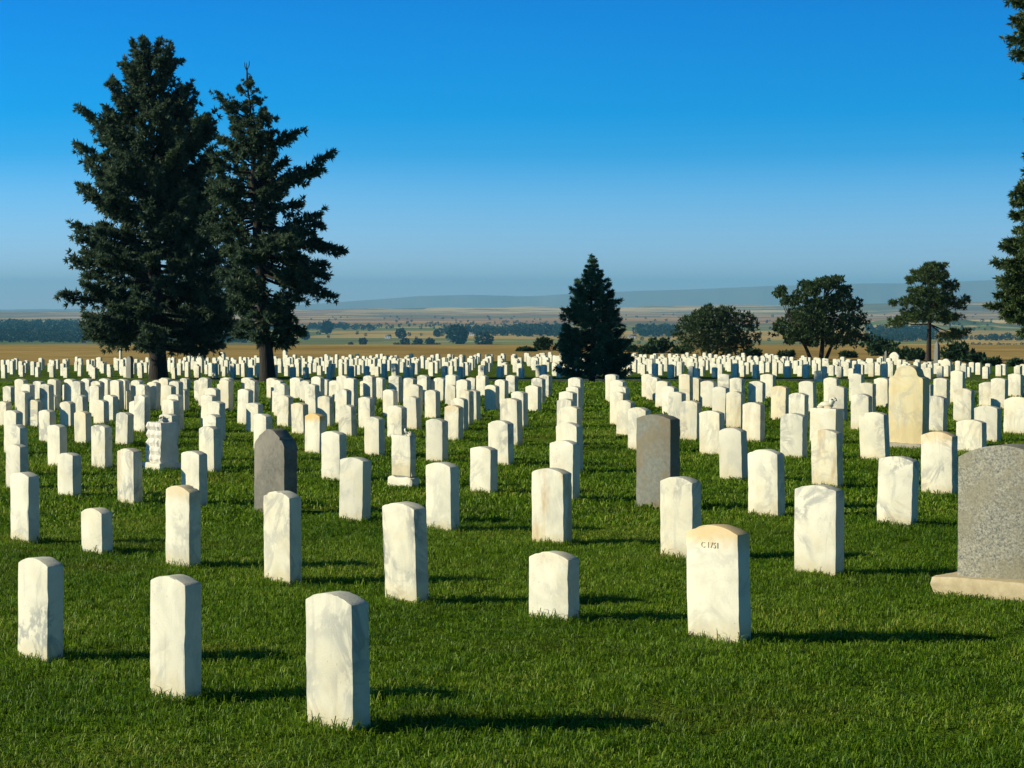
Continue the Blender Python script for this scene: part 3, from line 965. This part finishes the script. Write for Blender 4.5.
# ------------------------------------------------------------------ small stones beyond the road
rr = random.Random(77)
cand = []
for i in range(-110, 111):
    for j in range(15, 76):
        p = WD * (i * 1.28 + rr.uniform(-.2, .2)) + DD * (j * 2.45 + rr.uniform(-.18, .18))
        if not 100.2 < p.y < 170: continue
        xp = 512 + F * p.x / p.y
        if xp < -12 or xp > 1036 or p.y > lawn_end(xp) - 2.5: continue
        if rr.random() < .08: continue
        cand.append((p.y, p.x, xp))
cand.sort()
def zone(xp):
    if xp < 148: return 'small white headstone beyond the road, left of the big spruce trunk'
    if xp < 258: return 'small white headstone beyond the road, between the two big trunks'
    if xp < 552: return 'small white headstone beyond the road, between spike-topped tree and blue spruce'
    if xp < 640: return 'small white headstone beyond the road, behind or beside the blue spruce'
    if xp < 880: return 'small white headstone beyond the road, in front of the two bushy trees'
    return 'small white headstone beyond the road, near the small pine on the right'
N_INDIV = 300 - len(STONES) - 8
variants = [slab_mesh('headstone', arch(rr.uniform(.27, .32), hh, .035), .13, k, .003, .006) for k, hh in enumerate((.56, .62, .66, .54, .58, .50, .70, .57))]
for v_ in variants: v_.materials.append(M['marble'])
proto = None
rest_V, rest_T = [], []
for k, (y, x, xp) in enumerate(cand):
    me = variants[rr.randrange(len(variants))]
    z = float(prof(y)) + .02
    a = ANG + rad(rr.uniform(-6, 6))
    if k < N_INDIV:
        o = bpy.data.objects.new('headstone', me); COL.objects.link(o)
        o.location = (x, y, z); o.rotation_euler = (rad(rr.gauss(0, 1)), rad(rr.gauss(0, 1)), -a)
        marb(o, grey=max(0, rr.gauss(-.05, .12)), vein=.3, tan=max(0, rr.gauss(-.05, .12)))
        tag(o, zone(xp), 'headstone', zone(xp).replace('small white headstone', 'small headstones'))
    else:
        rest_V.append((me, Matrix.Translation((x, y, z)) @ Matrix.Rotation(-a, 4, 'Z')))
bm = bmesh.new()
for me, mt_ in rest_V:
    n0 = len(bm.verts)
    bm.from_mesh(me)
    bm.verts.ensure_lookup_table()
    for v in bm.verts[n0:]: v.co = mt_ @ v.co
me = bpy.data.meshes.new('distant_headstones'); bm.to_mesh(me); bm.free()
print('STONES', len(STONES), 'FAR', len(cand), 'REST', len(rest_V))
o = structure(link('distant_headstones', me, M['marble']), 'stuff')
marb(o, vein=.3)
o['label'] = 'mass of tiny white headstones in the farthest rows'

# ------------------------------------------------------------------ labels of the front section
LAND = [('the dark shouldered monument', 273, 470), ('the slim orange-crested stone', 312, 430), ('the two-piece chipped marker', 402, 460), ('the tall brown-grey slab', 654, 460),
        ('the lamb-topped block', 823, 425), ('the tall cream monument', 905, 400), ('the rock-faced pedestal', 155, 445), ('the big spruce trunk', 157, 376),
        ('the spike-topped tree trunk', 267, 384), ('the blue spruce', 592, 382), ('the granite monument', 990, 510), ('the tan streaked stone', 733, 410), ('the very short stone', 95, 530),
        ('the wide gap of the grass aisle', 590, 420), ('the broad dark grey tablet', 129, 372), ('the grey-white stone', 733, 452), ('the lone tan-flecked stone', 480, 470), ('the brown-banded stone', 125, 476), ('the second stone from the left edge', 65, 474), ('the brown-rimmed stone', 176, 525), ('the blue-grey marbled stone', 934, 413), ('the thin white obelisk', 120, 356), ('the veined stone left of the lamb', 791, 435)]
ORD = ['closest', 'second closest', 'third closest', 'fourth closest', 'fifth closest', 'sixth closest', 'seventh closest', 'eighth closest', 'ninth closest', 'tenth closest'] + ['%d%s closest' % (i, 'th' if 10 < i % 100 < 14 else {1: 'st', 2: 'nd', 3: 'rd'}.get(i % 10, 'th')) for i in range(11, 120)]
DIRS = [('above', lambda dx, dy: dy < 0 and abs(dx) <= abs(dy) * .8), ('on the left of', lambda dx, dy: dx < 0), ('on the right of', lambda dx, dy: True)]
rank = {}
for name, lx, ly in LAND:
    bins = {}
    for o, (cx_, cy_), pr in LABELLED:
        dx, dy = cx_ - lx, (cy_ - ly) * 1.5
        d = next(k for k, f in DIRS if f(dx, dy))
        bins.setdefault(d, []).append((dx * dx + dy * dy, o.name))
    for d, L in bins.items():
        for n_, (_, on) in enumerate(sorted(L)):
            if on not in rank or n_ < rank[on][0]: rank[on] = (n_, d, name)
seen = set()
for o, c_, pr in LABELLED:
    if 'label' in o: continue
    n_, d, name = rank[o.name]
    look = 'greyish' if pr['grey'] > .13 else 'tan-tinted' if pr['tan'] > .2 else 'ochre-stained' if pr['stain'] > .2 or pr['top'] > .2 else 'cream' if pr['tan'] > .05 else 'white'
    size = 'short' if o['_h'] < .44 else 'tall' if o['_h'] > .6 else 'plain'
    words = {'above': 'looking past'}
    o['label'] = f'{size} {look} headstone, {ORD[n_]} ' + ('behind ' if d == 'above' else d + ' ') + name
for o in STONES:
    del o['_h']

# ------------------------------------------------------------------ trees
def tube(P, R, n=7):
    """a tapered tube through the points P with radii R -> verts, quads"""
    P = np.asarray(P, float); k = len(P)
    T = np.gradient(P, axis=0); T /= np.linalg.norm(T, axis=1)[:, None] + 1e-9
    up = np.where(np.abs(T[:, 2:3]) > .9, np.array([[1., 0, 0]]), np.array([[0, 0, 1.]]))
    A = np.cross(T, up); A /= np.linalg.norm(A, axis=1)[:, None] + 1e-9
    B = np.cross(T, A)
    an = np.arange(n) * 2 * np.pi / n
    V = P[:, None] + (A[:, None] * np.cos(an)[None, :, None] + B[:, None] * np.sin(an)[None, :, None]) * np.asarray(R)[:, None, None]
    i = np.arange(k * n).reshape(k, n)
    q = np.stack([i[:-1], np.roll(i[:-1], -1, 1), np.roll(i[1:], -1, 1), i[1:]], -1).reshape(-1, 4)
    return V.reshape(-1, 3), q

class Acc:
    def __init__(s): s.V, s.Q, s.n = [], [], 0
    def add(s, V, Q):
        s.V.append(V); s.Q.append(Q + s.n); s.n += len(V)
    def mesh(s, name, smooth=False):
        return np_mesh(name, np.concatenate(s.V), np.concatenate(s.Q), smooth=smooth)

def sprays(P, D, L, W, k, spread, r):
    """k narrow leaf-shaped faces around each point, fanning about its direction"""
    n = len(P)
    P = np.repeat(P, k, 0); D = np.repeat(D, k, 0); L = np.repeat(L, k); W = np.repeat(W, k)
    d = D + spread * r.randn(n * k, 3)
    d /= np.linalg.norm(d, axis=1)[:, None] + 1e-9
    s = np.cross(d, r.randn(n * k, 3)); s /= np.linalg.norm(s, axis=1)[:, None] + 1e-9
    L = L * (.7 + .6 * r.rand(n * k))
    a = P - d * L[:, None] * .1
    m = P + d * L[:, None] * .45
    t = P + d * L[:, None]
    V = np.stack([a, m + s * W[:, None] / 2, t, m - s * W[:, None] / 2], 1).reshape(-1, 3)
    return V, np.arange(n * k * 4).reshape(-1, 4)

def conifer(name, label, depth, rows, trunk, rtrunk, mat, nb, el_top, el_bot, seed, extra=(), size=1.0, twig=.30, dens=1.0, zbot=None, k=6, spread=.55, group=None, cover=(.72, 1.05), drop=.0, bushy=1.0, leafl=.14, leafw=.036, lobes=.35, inner=.3, tiers=0, tipmin=.4):
    """crown from its outline in the picture: rows of (y, left, right); trunk = (x at foot, x at top, y at top)"""
    r = np.random.RandomState(seed)
    s = depth / F
    z0 = float(prof(depth))
    fx = px(trunk[0], 300, depth).x
    root = empty(name, (fx, depth, z0), label, 'tree', group)
    Z = lambda y: px(512, y, depth).z - z0
    rows = sorted(rows, key=lambda q: -q[0])
    zr = np.array([Z(q[0]) for q in rows])
    xl = np.array([(q[1] - trunk[0]) * s for q in rows]); xr = np.array([(q[2] - trunk[0]) * s for q in rows])
    H = Z(trunk[2])
    tx = lambda z: (trunk[1] - trunk[0]) * s * np.clip(z / H, 0, 1)
    # trunk
    zt = np.linspace(-.3, H * .97, 16)
    P = np.stack([tx(zt) + .04 * r.randn(16) * (zt > 1), .04 * r.randn(16), zt], 1)
    R = rtrunk * np.clip(1 - zt / H, .04, 1) ** .8
    R[0] *= 1.25; R[1] *= 1.06
    V, Q = tube(P, R, 12)
    link('trunk', np_mesh('trunk', V, Q, smooth=True), M['bark'], root)
    limbs, fol = Acc(), Acc()
    zmin, zmax = zr[0], zr[-1]
    jobs = []
    for i in range(nb):
        u = ((i + .5) / nb) ** 1.0
        z = zmin + (zmax - zmin) * u + r.uniform(-.15, .15) * size
        if tiers:
            q_ = (z - zmin) / (zmax - zmin)
            z = zmin + (zmax - zmin) * (round(q_ * tiers) / tiers + r.normal(0, .006))
        z = min(max(z, zmin), zmax)
        az = i * 2.39996 + r.uniform(-.5, .5)
        Lx, Rx = np.interp(z, zr, xl), np.interp(z, zr, xr)
        t0 = tx(z)
        rl, rrr = max(t0 - Lx, .06), max(Rx - t0, .06)
        c = math.cos(az)
        rad_ = (rrr if c > 0 else rl) * abs(c) + (1 - abs(c)) * .5 * (rl + rrr)
        rad_ *= r.uniform(*cover) * (1 - lobes * (1 - vnoise(np.array([z / size * .9]), np.array([az * 1.3 + 20]), seed)[0] * 1.25).clip(0, 1))
        f = (z - zmin) / (zmax - zmin + 1e-6)
        el = rad(el_bot + (el_top - el_bot) * f ** 1.3 + r.uniform(-9, 9))
        zb = z - rad_ * math.tan(el)
        zb = min(max(zb, zmin * .9, .4), H * .97)
        jobs.append((np.array([tx(zb), 0, zb]), np.array([t0 + rad_ * c, rad_ * math.sin(az), z]), 1.0))
    for (ex, ey, by, th) in extra:
        zb = Z(by)
        jobs.append((np.array([tx(zb), 0, zb]), np.array([(ex - trunk[0]) * s, r.uniform(-.5, .5), Z(ey)]), th))
    TP, TD, TL = [], [], []
    for a, b, th in jobs:
        L = np.linalg.norm(b - a)
        n = max(5, int(L / .25))
        t = np.linspace(0, 1, n)[:, None]
        sag = np.array([0, 0, 1.]) * (np.sin(t * np.pi) * (-.10 - drop) * L)
        C = a + (b - a) * t + sag + r.randn(n, 3) * .02 * L * (t * (1 - t))
        V, Q = tube(C, (rtrunk * .20 * min(1, L / 2.0) + .012) * (1 - .85 * t[:, 0]), 5)
        limbs.add(V, Q)
        bd = (b - a) / L
        side = np.cross(bd, [0, 0, 1.]); side /= np.linalg.norm(side) + 1e-9
        nt_ = max(3, int(L / (.13 * size) * dens))
        for q in range(nt_):
            tt = inner + (1 - inner) * ((q + r.rand()) / nt_)
            p = a + (b - a) * tt + np.array([0, 0, 1.]) * math.sin(tt * math.pi) * (-.10 - drop) * L
            tl = twig * size * (1.25 - .8 * tt) * (.6 + .8 * r.rand()) * min(1.6, .5 + L / 2.2) * th
            sg = r.choice([-1, 1])
            dr = bd * .75 + side * sg * r.uniform(.2, 1.0) * bushy + np.array([0, 0, 1.]) * r.uniform(-.45, .55)
            dr /= np.linalg.norm(dr)
            m = max(2, int(tl / (.11 * size)))
            for w_ in range(m):
                TP.append(p + dr * tl * (w_ + .4) / m + r.randn(3) * .03 * size); TD.append(dr); TL.append(1.0)
        for w_ in range(8):
            TP.append(b - (b - a) * .03 * w_); TD.append(bd); TL.append(1.0)
    # leader
    for q in range(int(6 * dens)):
        z = zmax - (zmax - zmin) * .05 * r.rand()
        TP.append(np.array([tx(z), 0, z]) + r.randn(3) * .04); TD.append(np.array([0, 0, 1.])); TL.append(1)
    TP, TD = np.array(TP), np.array(TD)
    n = len(TP)
    tip = np.clip(.45 + .55 * (zmax - TP[:, 2]) / (.22 * (zmax - zmin)), tipmin, 1)
    V, Q = sprays(TP, TD, leafl * size * tip, leafw * size * tip, k, spread, r)
    print(name, 'sprays', n)
    crown = link('crown', np_mesh('crown', V, Q), M[mat], root)
    link('limbs', limbs.mesh('limbs', True), M['bark'], root)
    return root

T1 = [(44,131,172),(60,127,180),(75,124,187),(95,112,190),(110,101,208),(125,93,214),(145,84,218),(165,88,220),(185,80,222),(200,84,224),(230,80,228),(250,68,230),(275,63,234),(290,68,236),(310,67,238),(330,67,236),(345,88,226)]
conifer('spruce_tree', 'tallest dark spruce on the left with broad many-tipped top', 100, T1, (158, 150, 42), .40, 'spruce', 160, 58, -6, 11, size=1.75, dens=1.5, k=18, spread=.7, twig=.36, cover=(.86, 1.25), lobes=.5, tipmin=.85,
        extra=[(84, 186, 215, .9), (78, 225, 250, 1), (126, 62, 98, 1), (180, 62, 96, 1), (118, 82, 118, 1), (190, 88, 118, 1), (213, 132, 165, 1), (219, 160, 190, 1), (216, 190, 215, 1), (133, 42, 75, 1), (146, 39, 70, 1), (160, 40, 70, 1), (172, 45, 85, 1), (83, 108, 150, 1), (82, 146, 175, 1), (186, 92, 120, 1), (209, 118, 150, 1)])
T2 = [(78,242,252),(85,240,262),(100,236,264),(112,229,270),(125,222,282),(135,218,286),(145,212,285),(155,206,290),(170,204,292),(180,200,290),(195,198,302),(215,196,315),(240,198,328),(255,198,335),(275,200,330),(295,212,320),(310,222,300),(330,235,290),(343,250,285)]
conifer('spruce_tree', 'dark spruce with a bare spike top and long uneven limbs, right of the tallest one', 86, T2, (268, 248, 78), .30, 'spruce', 140, 35, -14, 12, size=1.55, dens=1.5, k=18, spread=.7, twig=.36, cover=(.74, 1.18), lobes=.5,
        extra=[(330, 153, 183, .8), (318, 168, 185, .9), (343, 251, 212, .7), (297, 132, 150, 1.2), (217, 92, 112, .9), (222, 100, 118, 1), (301, 332, 296, .9), (290, 338, 300, 1), (333, 296, 255, .7), (325, 275, 235, .8)])
T3 = [(256,591.5,592.5),(270,585,600),(285,576,609),(300,570,616),(320,564,622),(340,558,628),(355,554,632),(368,556,632),(374,563,624)]
conifer('blue_spruce', 'cone-shaped blue-green spruce standing alone at the end of the grass aisle', 88, T3, (592, 592, 256), .13, 'blue_spruce', 230, 34, -2, 13, size=.80, twig=.28, dens=1.25, k=12, cover=(.80, 1.16), drop=.05, lobes=.2, leafl=.20, leafw=.04, spread=.5, tiers=24, bushy=.9)
TB = [(165,190,202),(190,182,214),(215,176,222),(245,168,228),(270,162,234),(300,160,238),(330,162,238),(346,176,225)]
conifer('spruce_tree', 'dark spruce mostly hidden behind the two big spruces, only its slim trunk clear', 150, TB, (192, 195, 160), .30, 'spruce', 125, 35, -8, 14, size=2.2, dens=1.3, k=13, spread=.7, cover=(.8, 1.15))
T7 = [(-190,1075,1095),(-120,1055,1118),(-50,1030,1140),(-8,996,1160),(15,1002,1165),(40,1000,1168),(56,1012,1165),(66,1030,1160),(118,1024,1165),(140,1032,1165),(175,1022,1170),(195,1006,1175),(215,1005,1178),(240,996,1180),(270,992,1184),(300,989,1184),(318,994,1180),(334,1010,1165)]
conifer('conifer_tree', 'conifer at the right edge of the picture, only its outer branches in view', 56, T7, (1085, 1085, -200), .28, 'conifer', 460, 30, -16, 15, size=1.1, dens=1.3, k=15, spread=.75, cover=(.86, 1.06), lobes=.2)

# bare leader of the spike-topped tree
def bare_twig(root, depth, tx0, pts):
    A = Acc(); s = depth / F; z0 = float(prof(depth))
    for line, r0 in pts:
        P = np.array([((x - tx0) * s, 0, px(512, y, depth).z - z0) for x, y in line]); A.add(*tube(P, np.linspace(r0, .012, len(P)), 5))
    link('bare_leader', A.mesh('bare_leader', True), M['bark'], root)
root2 = [o for o in COL.objects if o.name.startswith('spruce_tree') and 'spike' in o.get('label', '')][0]
bare_twig(root2, 86, 268, [([(248, 84), (248, 72), (247.5, 63)], .05), ([(248, 70), (250, 66), (250.5, 61)], .025), ([(248, 71), (246, 67), (245.5, 62)], .025)])

def blob_tree(name, label, depth, foot, blobs, stems, mat, rtrunk, seed, leaf=.20, wid=.09, k=6, dens=1.0, flat=1.0, spread=.8, group=None, cat='tree'):
    """a broad crown of uneven leaf clumps on several stems, blobs = (x, y, r) in the picture"""
    r = np.random.RandomState(seed)
    s = depth / F; z0 = float(prof(depth))
    fx = px(foot, 300, depth).x
    root = empty(name, (fx, depth, z0), label, cat, group)
    Z = lambda y: px(512, y, depth).z - z0
    TP, TD = [], []
    wood = Acc()
    xs = [b[0] for b in blobs]; half = (max(xs) - min(xs)) / 2 * s
    cents = []
    for (x, y, rp_) in blobs:
        R = rp_ * s
        cx_ = (x - foot) * s
        dm = math.sqrt(max(half ** 2 - cx_ ** 2, .04)) * .75
        for yy in np.linspace(-dm, dm, max(1, int(round(2 * dm / (R * 1.7))))) if dm > R else [0.0]:
            c = np.array([cx_ + r.uniform(-.3, .3) * R, yy + r.uniform(-.3, .3) * R, Z(y) + r.uniform(-.25, .25) * R])
            Rr = R * r.uniform(.8, 1.12)
            cents.append((c, Rr))
            m = max(5, int(26 * dens * (Rr / (leaf * 2.0)) ** 2))
            # sub-clumps sit on the blob's skin, leaves round each
            d = r.randn(m, 3); d /= np.linalg.norm(d, axis=1)[:, None]
            q = c + d * Rr * (.45 + .6 * r.rand(m, 1)) * np.array([1, 1, flat])
            TP.append(q); TD.append(d * .8 + np.array([0, 0, .35]))
    for (pts, r0) in stems:
        P = np.array([((x - foot) * s, (i * .1 if i else 0) * r.uniform(-1, 1), Z(y) if i else -.15) for i, (x, y) in enumerate(pts)])
        t = np.linspace(0, 1, len(P)); tt = np.linspace(0, 1, 12)
        C = np.stack([np.interp(tt, t, P[:, j]) for j in range(3)], 1)
        wood.add(*tube(C, r0 * (1 - .75 * tt), 8))
        for c, Rr in cents:                       # side limbs into the clumps
            if r.rand() < .30:
                j = r.randint(5, 11)
                if np.linalg.norm(C[j] - c) < half * 1.2:
                    mid = (C[j] + c) / 2 + np.array([0, 0, -.08])
                    wood.add(*tube(np.array([C[j], mid, c]), [r0 * .3, r0 * .2, .012], 5))
    TP, TD = np.concatenate(TP), np.concatenate(TD)
    n = len(TP)
    V, Q = sprays(TP, TD, np.full(n, leaf), np.full(n, wid), k, spread, r)
    link('crown', np_mesh('crown', V, Q), M[mat], root)
    link('trunk', wood.mesh('trunk', True), M['bark'], root)
    return root

blob_tree('juniper_tree', 'low rounded dark juniper, wider than tall, right of the blue spruce', 170, 715,
    [(715,319,11),(700,318,9),(731,318,10),(745,322,9),(688,325,9),(754,332,6),(679,335,7),(700,333,11),(718,334,12),(738,335,10),(688,345,8),(708,346,9),(728,346,9),(747,344,6),(708,311,5),(723,312,5),(757,341,4)],
    [([(713,361),(708,345),(700,325)], .14), ([(716,361),(718,340),(722,318)], .15), ([(719,361),(728,345),(740,328)], .12)], 'juniper', .2, 21, leaf=.26, wid=.08, dens=1.0, k=8)
blob_tree('broad_tree', 'round many-stemmed tree with three dark forking stems', 168, 820,
    [(781,292,5),(786,300,4),(796,299,7),(812,290,7),(828,284,6),(843,291,6),(851,305,7),(836,304,10),(815,308,11),(798,316,9),(783,327,8),(801,331,10),(820,327,11),(842,322,11),(858,321,8),(865,334,6),(851,337,8),(833,339,7),(790,338,6),(774,333,5),(811,341,5),(822,283,4),(806,285,4),(836,281,4)],
    [([(812,361),(806,347),(795,332),(790,318)], .16), ([(821,361),(823,340),(821,315),(826,292)], .2), ([(825,361),(832,345),(842,330),(850,310)], .15)], 'leafy', .2, 22, leaf=.25, wid=.11, dens=.95, k=7)
blob_tree('pine_tree', 'small open pine with tufted layered branches and a straight trunk, at the right', 150, 929,
    [(930,267,5),(921,272,5),(940,275,5),(912,280,4),(932,281,7),(950,286,6),(918,291,6),(906,302,6),(930,296,8),(946,299,7),(960,304,5),(893,303,3),(898,321,6),(912,316,8),(928,313,8),(944,316,7),(955,317,4),(966,299,3),(890,324,4),(956,333,6),(966,331,4),(946,337,4),(920,303,5),(940,306,6),(938,267,3)],
    [([(929,364),(929,335),(930,305),(930,272)], .20)], 'pine', .2, 23, leaf=.27, wid=.06, k=16, dens=1.0, flat=.75, spread=.9)

# bushes behind the last rows
bush_mesh = {}
def bush(x, top, depth, wpx, kind, label, seed):
    s = depth / F
    r = random.Random(seed)
    h = (CAMZ - float(prof(depth))) - (top - 305) * s
    hp = h / s
    bl = [(x + r.uniform(-.5, .5) * wpx, top + hp * r.uniform(.2, .85), r.uniform(.22, .32) * min(wpx, hp * 1.5)) for _ in range(16)]
    return blob_tree('bush', label, depth, x, bl, [([(x, top + hp), (x + 1, top + hp * .5), (x + r.uniform(-2, 2), top + 2)], .05), ([(x + 1, top + hp), (x + 4, top + hp * .4)], .04)], kind, .1, seed, leaf=.34, wid=.17, k=6, dens=.8, group='bushes behind the last rows', cat='bush')
BUSH = [(648,347,205,16,'dark bush at the left end of the hedge behind the last rows'),(662,341,215,24,'broad bluish bush left of the low juniper'),(682,348,210,18,'bush close against the left side of the low juniper'),
        (751,351,190,18,'low bush just right of the low juniper'),(786,353,185,16,'low bush left of the three dark stems'),
        (846,354,182,16,'low bush right of the three dark stems'),(880,338,195,26,'tall bluish bush between the three-stemmed tree and the pine'),
        (902,350,175,18,'bush on the left of the small pine'),(916,350,165,12,'small bush touching the left of the pine trunk'),(958,345,160,24,'rounded dark bush right of the dark grey obelisk'),(976,356,150,18,'low spreading bush right of the rounded dark bush'),(992,361,140,14,'last low bush of the hedge towards the right edge'),
        (1018,363,135,14,'small bush by the right picture edge'),(527,349,230,18,'low dark bush left of the blue spruce'),(549,340,240,30,'teal bush partly behind the blue spruce, left side'),(631,346,225,12,'small bush peeping out right of the blue spruce')]
for k, (x, t_, d, w_, lab) in enumerate(BUSH):
    bush(x, t_, d, w_, 'bush', lab, 100 + k)

# ------------------------------------------------------------------ the valley: trees, woods, farm buildings
def crown_cloud(r, n, w, h):
    d = r.randn(n, 3); d /= np.linalg.norm(d, axis=1)[:, None]
    P = d * np.array([w / 2, w / 2, h / 2]) * (.55 + .5 * r.rand(n, 1)) + np.array([0, 0, h * .55])
    return P, d
vr = np.random.RandomState(8)
def valley_tree_meshes():
    out_ = []
    for k in range(3):
        P, D = crown_cloud(vr, 150, 12, 13)
        V, Q = sprays(P, D, np.full(150, 2.6), np.full(150, 1.7), 4, .8, vr)
        t = tube(np.array([[0, 0, -1.], [0.2, 0, 3], [0, 0, 8]]), [.7, .5, .3], 6)
        out_.append((np_mesh('crown', V, Q), np_mesh('trunk', *t)))
    return out_
VT = valley_tree_meshes()
for a, b in VT:
    a.materials.append(M['wood']); b.materials.append(M['bark'])
land_z = {}
from mathutils.bvhtree import BVHTree
gobj = bpy.data.objects['ground']
_dg = bpy.context.evaluated_depsgraph_get()
_bvh = BVHTree.FromObject(gobj, _dg)
def land(x, y):
    h = _bvh.ray_cast(Vector((x, y, 400)), Vector((0, 0, -1)))
    return h[0].z if h[0] else float(prof(y))
def land_px(x, y_px, lo=600, hi=15000):
    """first point of the far land seen at the pixel"""
    a = px(x, y_px, 1.0); d = (a - Vector((0, 0, CAMZ)))
    st = Vector((0, 0, CAMZ)) + d * lo
    h = _bvh.ray_cast(st, d.normalized())
    return h[0] if h[0] else None
VTREES = [(457,344,20,'rounded dark tree standing alone beyond the golden slope'),(484,350,17,'dark tree beside the small farm house beyond the golden slope'),(401,338.5,10,'tree beside the white farm building left of centre'),(363,345.5,8,'small lone tree far out on the valley fields'),
          (305,340,9,'small tree in the valley right of the spike-topped tree'),(351,347,5,'tiny tree on the fields left of the lone small tree'),(437,337,7,'small tree left of the rounded dark tree'),(327,334,12,'tree in the valley behind the spike-topped spruce'),
          (430,346.5,9,'last tree of the low hedgerow left of the rounded dark tree'),(418,347,9,'middle tree of the low hedgerow beyond the golden slope'),(405,347.5,9,'first tree of the low hedgerow beyond the golden slope')]
for k, (x, yb, wpx, lab) in enumerate(VTREES):
    p = land_px(x, yb)
    if p is None: continue
    sc = wpx * p.y / F / 13.0
    o = empty('valley_tree', p, lab, 'tree', 'scattered trees of the valley')
    o.scale = (sc, sc, sc * (.85 + .2 * vr.rand()))
    o.rotation_euler = (0, 0, vr.rand() * 6)
    for nm, me in zip(('crown', 'trunk'), VT[k % 3]):
        c = link(nm, me, None, o)
# far-off riverside woods that read as one mass
def woods(name, areas, seed):
    r = np.random.RandomState(seed)
    A = Acc()
    for (x0, x1, y0, y1, n, hpx) in areas:
        for i in range(n):
            x, yb = r.uniform(x0, x1), r.uniform(y0, y1)
            p = land_px(x, yb)
            if p is None: continue
            h = hpx * p.y / F * r.uniform(.65, 1.2); w_ = h * r.uniform(.8, 1.4)
            m = 46
            P, D = crown_cloud(r, m, w_, h)
            V, Q = sprays(P + np.array(p), D, np.full(m, h * .24), np.full(m, h * .19), 3, .8, r)
            A.add(V, Q)
    o = structure(link(name, A.mesh(name), M['wood']), 'stuff')
    o['label'] = 'dark riverside woods in the valley'
    return o
woods('woods', [(-30, 80, 327, 343, 480, 7), (80, 250, 328, 343, 380, 7), (255, 380, 327.5, 330.5, 60, 4), (310, 350, 326, 329, 30, 4), (444, 520, 331, 336, 90, 6), (519, 568, 332, 337, 60, 8), (636, 676, 331, 337, 60, 7),
    (880, 1060, 337.5, 341, 130, 4), (868, 935, 330, 342, 120, 6), (960, 1060, 345, 347, 50, 2.5), (560, 1000, 315, 322, 60, 2.0), (380, 560, 322, 326, 60, 2.2), (395, 440, 346, 348, 26, 3.5), (270, 640, 317, 321, 40, 1.8), (300, 560, 331, 340, 26, 3.0), (640, 1000, 322, 332, 60, 2.6), (380, 620, 326, 329, 60, 2.6), (600, 880, 338, 345, 16, 3.5)], 5)

def farm(x, yb, wpx, hpx, label):
    p = land_px(x, yb)
    if p is None: return
    s = p.y / F
    W, H, D_ = wpx * s, hpx * s, wpx * s * .6
    o = empty('farm_building', p, label, 'building', 'far farm buildings')
    o.rotation_euler = (0, 0, rad(-12))
    bm = bmesh.new()
    bmesh.ops.create_cube(bm, size=1)
    for v in bm.verts: v.co = Vector((v.co.x * W, v.co.y * D_, (v.co.z + .5) * H * .62 - (.5 if v.co.z < 0 else 0)))
    me = bpy.data.meshes.new('wall'); bm.to_mesh(me); bm.free()
    link('wall', me, M['paint'], o)
    hw, hd, z1, z2 = W * .53, D_ * .56, H * .60, H
    V = [(-hw, -hd, z1), (hw, -hd, z1), (hw, hd, z1), (-hw, hd, z1), (-hw, 0, z2), (hw, 0, z2)]
    link('roof', np_mesh('roof', V, [(0, 1, 5, 4), (2, 3, 4, 5)], [(3, 0, 4), (1, 2, 5)]), M['roof'], o)
    for q in (-.25, .2):
        wv = [(q * W - W * .05, -D_ / 2 - .06, H * .2), (q * W + W * .05, -D_ / 2 - .06, H * .2), (q * W + W * .05, -D_ / 2 - .06, H * .45), (q * W - W * .05, -D_ / 2 - .06, H * .45)]
        link('window', np_mesh('window', wv, [(0, 1, 2, 3)]), M['glass'], o)
farm(632, 338.5, 8, 4, 'long white farm building right of the blue spruce in the valley')
farm(388, 338.5, 6, 4, 'white farm house left of the valley centre beside a tree')
farm(472, 336, 5, 3.5, 'small white house in front of the riverside trees')
farm(329, 331.5, 6, 3, 'white barn in the valley behind the left trees')
farm(474, 350, 6, 4.5, 'small pale farm house beyond the golden slope beside a dark tree')

# ------------------------------------------------------------------ haze
bm = bmesh.new()
bmesh.ops.create_cube(bm, size=1)
for v in bm.verts:
    v.co = Vector((v.co.x * 34000, 13350 + v.co.y * 27500, 115 + v.co.z * 370))
me = bpy.data.meshes.new('haze'); bm.to_mesh(me); bm.free()
hm_ = bpy.data.materials.new('valley_haze'); hm_.use_nodes = True
t = hm_.node_tree; t.nodes.clear()
mo = t.nodes.new('ShaderNodeOutputMaterial'); pv = t.nodes.new('ShaderNodeVolumePrincipled')
pv.inputs['Color'].default_value = (.19, .625, 1.0, 1)
pv.inputs['Density'].default_value = 5.8e-5
pv.inputs['Anisotropy'].default_value = 0.0
t.links.new(pv.outputs[0], mo.inputs['Volume'])
structure(link('haze', me, hm_), 'stuff')
